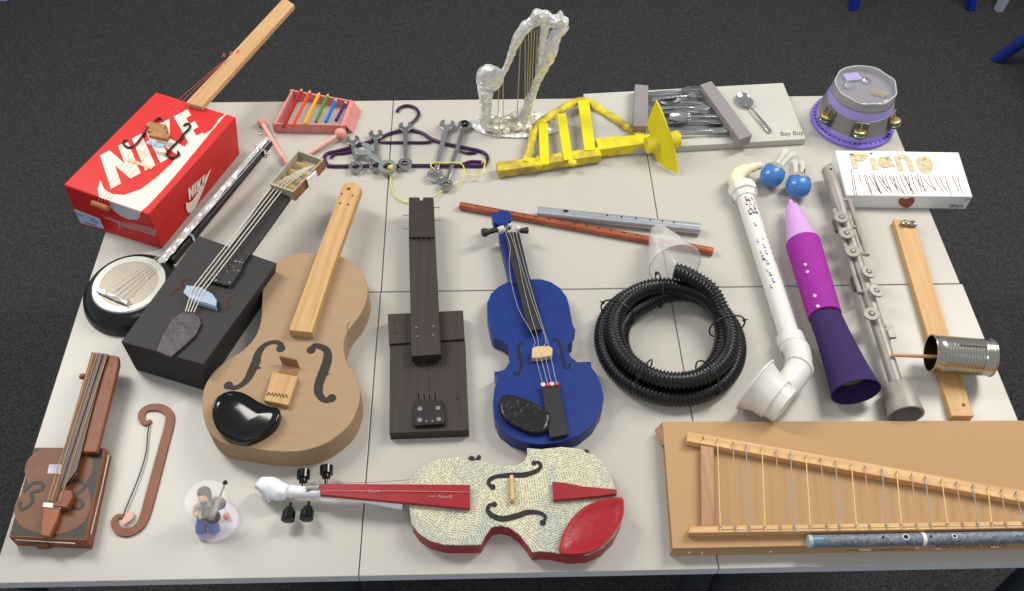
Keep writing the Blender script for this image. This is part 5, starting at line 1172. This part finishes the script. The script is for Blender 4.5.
# ---- 24 wooden stick with tin can
def can():
    h = .016
    q = Us([(893.5, 219), (914, 219.5), (974, 416), (951.5, 416)], h)
    dd = q[2]-q[1]; pine = wood('stick_pine', (208, 168, 116), (190, 148, 96), math.atan2(dd.y, dd.x))
    t = thing('can_banjo', 'pine batten with a tin can across it and a thin dowel', 'instrument', sum(q, V(0, 0, 0))/4-Z*h)
    part('batten', lambda bm: prism(bm, q, 0), pine, t, bev=.0012)
    part('screw', lambda bm: disc(bm, U(963.5, 405, h), .0035, .001, 12), plain('dark_screw', (70, 60, 50), .5), t)
    def nut(bm):
        p = U(905, 223, h+.006)
        ball(bm, p, .009, 2, (1, .8, .7), amp=.5); ball(bm, p+V(.014, -.002, 0), .009, 2, (1, .7, .8), amp=.5); tube(bm, [p-V(.008, 0, 0), p+V(.024, -.004, 0)], .0045, 8)
    part('wing_nut', nut, mat('crushed_metal', (170, 170, 165), .3, metal=.8, bump=.8), t)
    r = .0355
    A, B = U(930.5, 353, h+r+.001), U(985.5, 357.5, h+r+.001); B.z = A.z; d = (B-A).normalized(); L = .112
    prof = [(0, r*.955), (0, r*1.02), (.0025, r*1.02), (.004, r*.98), (.018, r*.98)]
    for k in range(14):
        a = .018+k*.0055; prof += [(a, r*.95), (a+.0027, r*.99)]
    prof += [(L-.016, r*.98), (L-.003, r*.98), (L-.002, r*1.02), (L, r*1.02), (L, r*.94), (L-.002, r*.93), (L-.002, 0)]
    tin = plain('tin', (188, 184, 172), .22, metal=1)
    cn = part('tin_can', lambda bm: lathe(bm, A, d, prof, 48, False, False), tin, t, ang=50)
    part('can_inside', lambda bm: lathe(bm, A, d, [(.0005, r*.95), (L-.01, r*.93), (L-.01, 0)], 48, False, False), plain('dark_tin_inside', (92, 82, 66), .3, metal=.9), t)
    c0 = A+d*L*.6; s = d.cross(Z)
    part('can_slot', lambda bm: box(bm, c0+V(.0, 0, r*.985), (.05, .004, .002), Matrix.Rotation(math.atan2(d.y, d.x), 3, 'Z')), plain('slot_dark', (70, 66, 60), .5), cn)
    dw = U(891.5, 355, .048)
    part('dowel', lambda bm: tube(bm, [dw, A+d*(L-.012)+Z*-.004], .0034, 12), plain('dowel_wood', (198, 146, 108), .6), t)
can()
# ---- 25 big cardboard box, string harp, mottled flute
def bigbox():
    h = .032
    bw = mat('brown_box_card', (182, 146, 106), .85, ns=3, na=.035, bump=.05, bs=60)
    TL, FL = U(662.5, 421.5, h), U(672.5, 548.5, h)
    xr = 1.95
    dT = U(1020, 420.5, h)-TL; dF = U(1020, 541.5, h)-FL
    TR = TL+dT*((xr-TL.x)/dT.x); FR = FL+dF*((xr-FL.x)/dF.x)
    FL = TL+(FL-TL); 
    c = (TL+TR+FR+FL)/4
    t = thing('cardboard_box', 'large flat brown cardboard box across the front right table', 'box', V(c.x, c.y, 0))
    part('top_panel', lambda bm: prism(bm, [TL, TR, FR, FL], vec=V(0, 0, -.004)), bw, t, bev=.0008)
    part('front_panel', lambda bm: prism(bm, [FL+V(0, .004, -.0041), FR+V(0, .004, -.0041), V(FR.x, FR.y+.004, .0), V(FL.x, FL.y+.004, .0)][::1], vec=V(0, -.004, 0)), bw, t, smooth=False)
    part('back_panel', lambda bm: prism(bm, [TL+V(0, 0, -.0041), TR+V(0, 0, -.0041), V(TR.x, TR.y, .0), V(TL.x, TL.y, .0)], vec=V(0, -.004, 0)), bw, t, smooth=False)
    part('right_panel', lambda bm: prism(bm, [TR+V(0, -.005, -.0041), FR+V(0, .005, -.0041), V(FR.x, FR.y+.005, .0), V(TR.x, TR.y-.005, .0)], vec=V(-.004, 0, 0)), bw, t, smooth=False)
    part('bottom_panel', lambda bm: prism(bm, [V(TL.x+.002, TL.y-.005, .004), V(TR.x-.005, TR.y-.005, .004), V(FR.x-.005, FR.y+.005, .004), V(FL.x+.002, FL.y+.005, .004)], 0.0), bw, t, smooth=False)
    part('side_flap', lambda bm: prism(bm, [TL+V(0, 0, -.001), TL+V(0, -.05, -.001), TL+V(-.006, -.03, -.026), TL+V(-.012, -.004, -.024)], vec=V(.002, 0, 0)), bw, t, smooth=False)
    for px, m_, nm, z in ((((664, 440), (670, 478)), plain('slate_fabric', (60, 68, 84), .8), 'dark_lining', .02), (((668, 485), (671, 510)), black, 'dark_lining', .02), (((670, 512), (673, 530)), plain('olive_scrap', (110, 116, 50), .8), 'dark_lining', .02)):
        a, b = U(*px[0], z), U(*px[1], z)
        part(nm, lambda bm: (tube(bm, [V(a.x+.012, a.y, .016), V((a.x+b.x)/2+.012, (a.y+b.y)/2, .017), V(b.x+.012, b.y, .016)], [.009, .011, .009], 10), crumple(bm, .003, 60)), m_, t)
    # torn bits
    tw = plain('torn_paper', (232, 222, 206), .8)
    for x, w in ((689, 3), (702, 2), (771, 3), (866, 12), (918, 4), (940, 6), (998, 10)):
        p = U(x, 551.5, .016); p.y = FL.y-.0008
        part('torn_edge', lambda bm: box(bm, V(p.x, p.y, .012+(x % 5)*.001), (w/600, .0012, .004)), tw, t)
    ft = part('box_print', lambda bm: box(bm, V(U(885, 551, .02).x, FL.y-.0005, .010), (.12, .0006, .0012)), card_dark, t)
    tp0 = U(936, 548.3, h); text_part('printed_lettering', 'AUOVISTUEIN  (OWEN', V(tp0.x, tp0.y, h), V(1, 0, 0), V(0, 1, 0), .016, plain('dark_print', (84, 62, 44), .8), t, squash=.72)
    # harp lying on the box
    d0 = U(1024, 487, h+.03)-U(688, 431.5, h+.03)
    w1 = wood('harp_pine', (222, 182, 128), (196, 148, 96), 0)
    hz = h+.0005; ht = .016
    top = [U(687.5, 431.5, hz+ht), U(686.5, 441, hz+ht)]; r0 = [U(1024, 490.5, hz+ht), U(1024, 502, hz+ht)]
    # extend past the frame
    def ext(a, b, x): dd = b-a; return a+dd*((x-a.x)/dd.x)
    xe = 1.80
    T_ = [top[0], top[1], ext(top[1], r0[1], xe), ext(top[0], r0[0], xe)]
    b0 = [U(689, 526, hz+ht), U(689, 533, hz+ht)]; br = [U(1024, 521, hz+ht), U(1024, 528, hz+ht)]
    B_ = [b0[0], b0[1], ext(b0[1], br[1], xe), ext(b0[0], br[0], xe)]
    cc = (T_[0]+B_[0]+T_[2])/3
    g = thing('string_harp', 'triangular pine stick harp with coloured strings lying on the cardboard box', 'harp', V(cc.x, cc.y, h))
    dirT = (T_[3]-T_[0]).normalized()
    part('upper_rail', lambda bm: prism(bm, T_, hz), wood('harp_pine_slant', (222, 182, 128), (196, 148, 96), math.atan2(dirT.y, dirT.x)), g, bev=.001)
    part('lower_rail', lambda bm: prism(bm, B_, hz), w1, g, bev=.001)
    ps = Us([(700.5, 441), (714, 443), (714.5, 526), (701.5, 526)], hz+ht-.003)
    part('end_post', lambda bm: prism(bm, ps, hz), wood('post_wood', (184, 142, 106), (160, 112, 80), pi/2), g, bev=.001)
    tx = [703, 717.2, 732.8, 745.7, 761.6, 775.7, 790, 805.4, 820, 835, 850.7, 864.5, 881.3, 896, 911, 924.7, 941, 955.7, 972.3, 987, 1000.7, 1015]
    bx = [None, 720, 735, 748.7, 764.7, 780, 794, 810, 826.8, 839, 856, 869, 886, 901, 916, 930, 947, 962, 977, 991, 1005, 1023]
    cs = [plain('straw_string', (232, 202, 136), .6), plain('rose_string', (198, 146, 112), .6), plain('grey_blue_string', (156, 158, 156), .6)]
    nail = plain('nail_grey', (110, 104, 98), .4, metal=.6)
    for k in range(len(tx)):
        yt = 431.5+(tx[k]-687.5)*(490.5-431.5)/336.5+5
        pt = U(tx[k], yt, hz+ht)
        nl = part('nail', lambda bm: (tube(bm, [pt, pt+V(0, .001, .006)], .0009, 6), disc(bm, pt+V(0, .001, .006), .0018, .0006, 8)), nail, g)
        if bx[k]:
            yb = 526.5-(bx[k]-689)*5/335+2
            pb = U(bx[k], yb, hz+ht)
            part('string', lambda bm: tube(bm, [pt+V(0, 0, .004), pb+V(0, 0, .003), pb+V(0, -.008, .001)], .0009, 6), cs[(k-1) % 3], g)
            part('nail', lambda bm: (tube(bm, [pb, pb+V(0, 0, .004)], .0009, 6), disc(bm, pb+V(0, 0, .004), .0018, .0006, 8)), nail, g)
            if k+1 < len(bx) and k > 0:
                nx = bx[k+1] or bx[k]+15; a_, b_ = U(bx[k]+1, yb+1.5, hz+ht+.0006), U(nx-1, yb+1.2, hz+ht+.0006)
                part('tied_string', lambda bm: tube(bm, [a_, b_], .0008, 5), cs[(k+1) % 3] if k % 2 else plain('pale_tie', (214, 206, 190), .6), g)
    # flute
    r = .0102
    A, B = U(808, 541.0, h+r), U(1024, 537.5, h+r); d = (B-A).normalized(); L = .42
    A.y = B.y = (A.y+B.y)/2
    mm = mat('mottled_blue_paint', (78, 86, 108), .5, ns=190, col2=(138, 144, 152))
    f = thing('mottled_flute', 'mottled grey blue pipe flute with a white band on the box edge', 'flute', V((A.x+B.x)/2, A.y, h))
    d = V(1, 0, 0)
    tb = part('tube', lambda bm: lathe(bm, A, d, [(0, r*.75), (0, r), (L, r), (L, r*.75), (.001, r*.7)], 28, False, False), mm, f)
    part('end_wrap', lambda bm: lathe(bm, A-d*.0005, d, [(0, r*1.04), (.006, r*1.05), (.0065, r*.98)], 24, True, False), mat('pale_green_tape', (170, 190, 180), .4), f)
    part('blue_wrap', lambda bm: lathe(bm, A+d*.006, d, [(0, r*1.01), (.017, r*1.02)], 24, False, False), mat('teal_tape', (104, 130, 146), .3), f)
    xb = U(922.5, 538, h+r).x
    part('white_band', lambda bm: lathe(bm, V(xb-.003, A.y, A.z), d, [(0, r*1.0), (0, r*1.05), (.006, r*1.05), (.006, r)], 28, False, False), white_plastic, f)
    for x, rr in ((883, .0022), (906, .0038), (931, .0022), (955, .0026)):
        p = V(U(x, 537, h+2*r).x, A.y, h+2*r-.0004)
        if x in (906, 955): part('hole_rim', lambda bm: disc(bm, p+Z*.0, rr+.0018, .0005, 14), plain('pale_rim', (200, 200, 196), .5), tb)
        part('finger_hole', lambda bm: disc(bm, p, rr, .0008, 12), dot, tb)
bigbox()
# ================================================================== LIGHT + CAMERA
def area(loc, size, size_y, power, target, col=(1, 1, 1)):
    l = bpy.data.lights.new('ceiling_lamp', 'AREA'); l.shape = 'RECTANGLE'; l.size = size; l.size_y = size_y; l.energy = power; l.color = col
    o = bpy.data.objects.new('ceiling_lamp', l); COL.objects.link(o); o.location = loc
    o.rotation_euler = (Vector(target)-Vector(loc)).to_track_quat('-Z', 'Y').to_euler()
area((-.8, 1.5, 2.2), .5, 1.5, 48, (.8, .8, 0), (1, .96, .89))
area((2.6, 1.5, 2.2), .5, 1.5, 61, (1.0, .8, 0), (1, .95, .86))
area((.9, -1.1, 2.3), 1.6, .5, 9, (.9, .5, 0), (.95, .97, 1))
wd = bpy.data.worlds.new('world'); bpy.context.scene.world = wd; wd.use_nodes = True
bg = wd.node_tree.nodes['Background']; bg.inputs[0].default_value = (.92, .95, 1, 1); bg.inputs[1].default_value = .42
cd = bpy.data.cameras.new('camera'); cam = bpy.data.objects.new('camera', cd); COL.objects.link(cam)
cd.sensor_width = 36; cd.lens = F/W*36; cam.matrix_world = Matrix.Translation(CAM) @ RM.to_4x4(); cd.clip_start = .01
bpy.context.scene.camera = cam
sc = bpy.context.scene; sc.view_settings.view_transform = 'Standard'; sc.view_settings.look = 'None'; sc.view_settings.exposure = 0
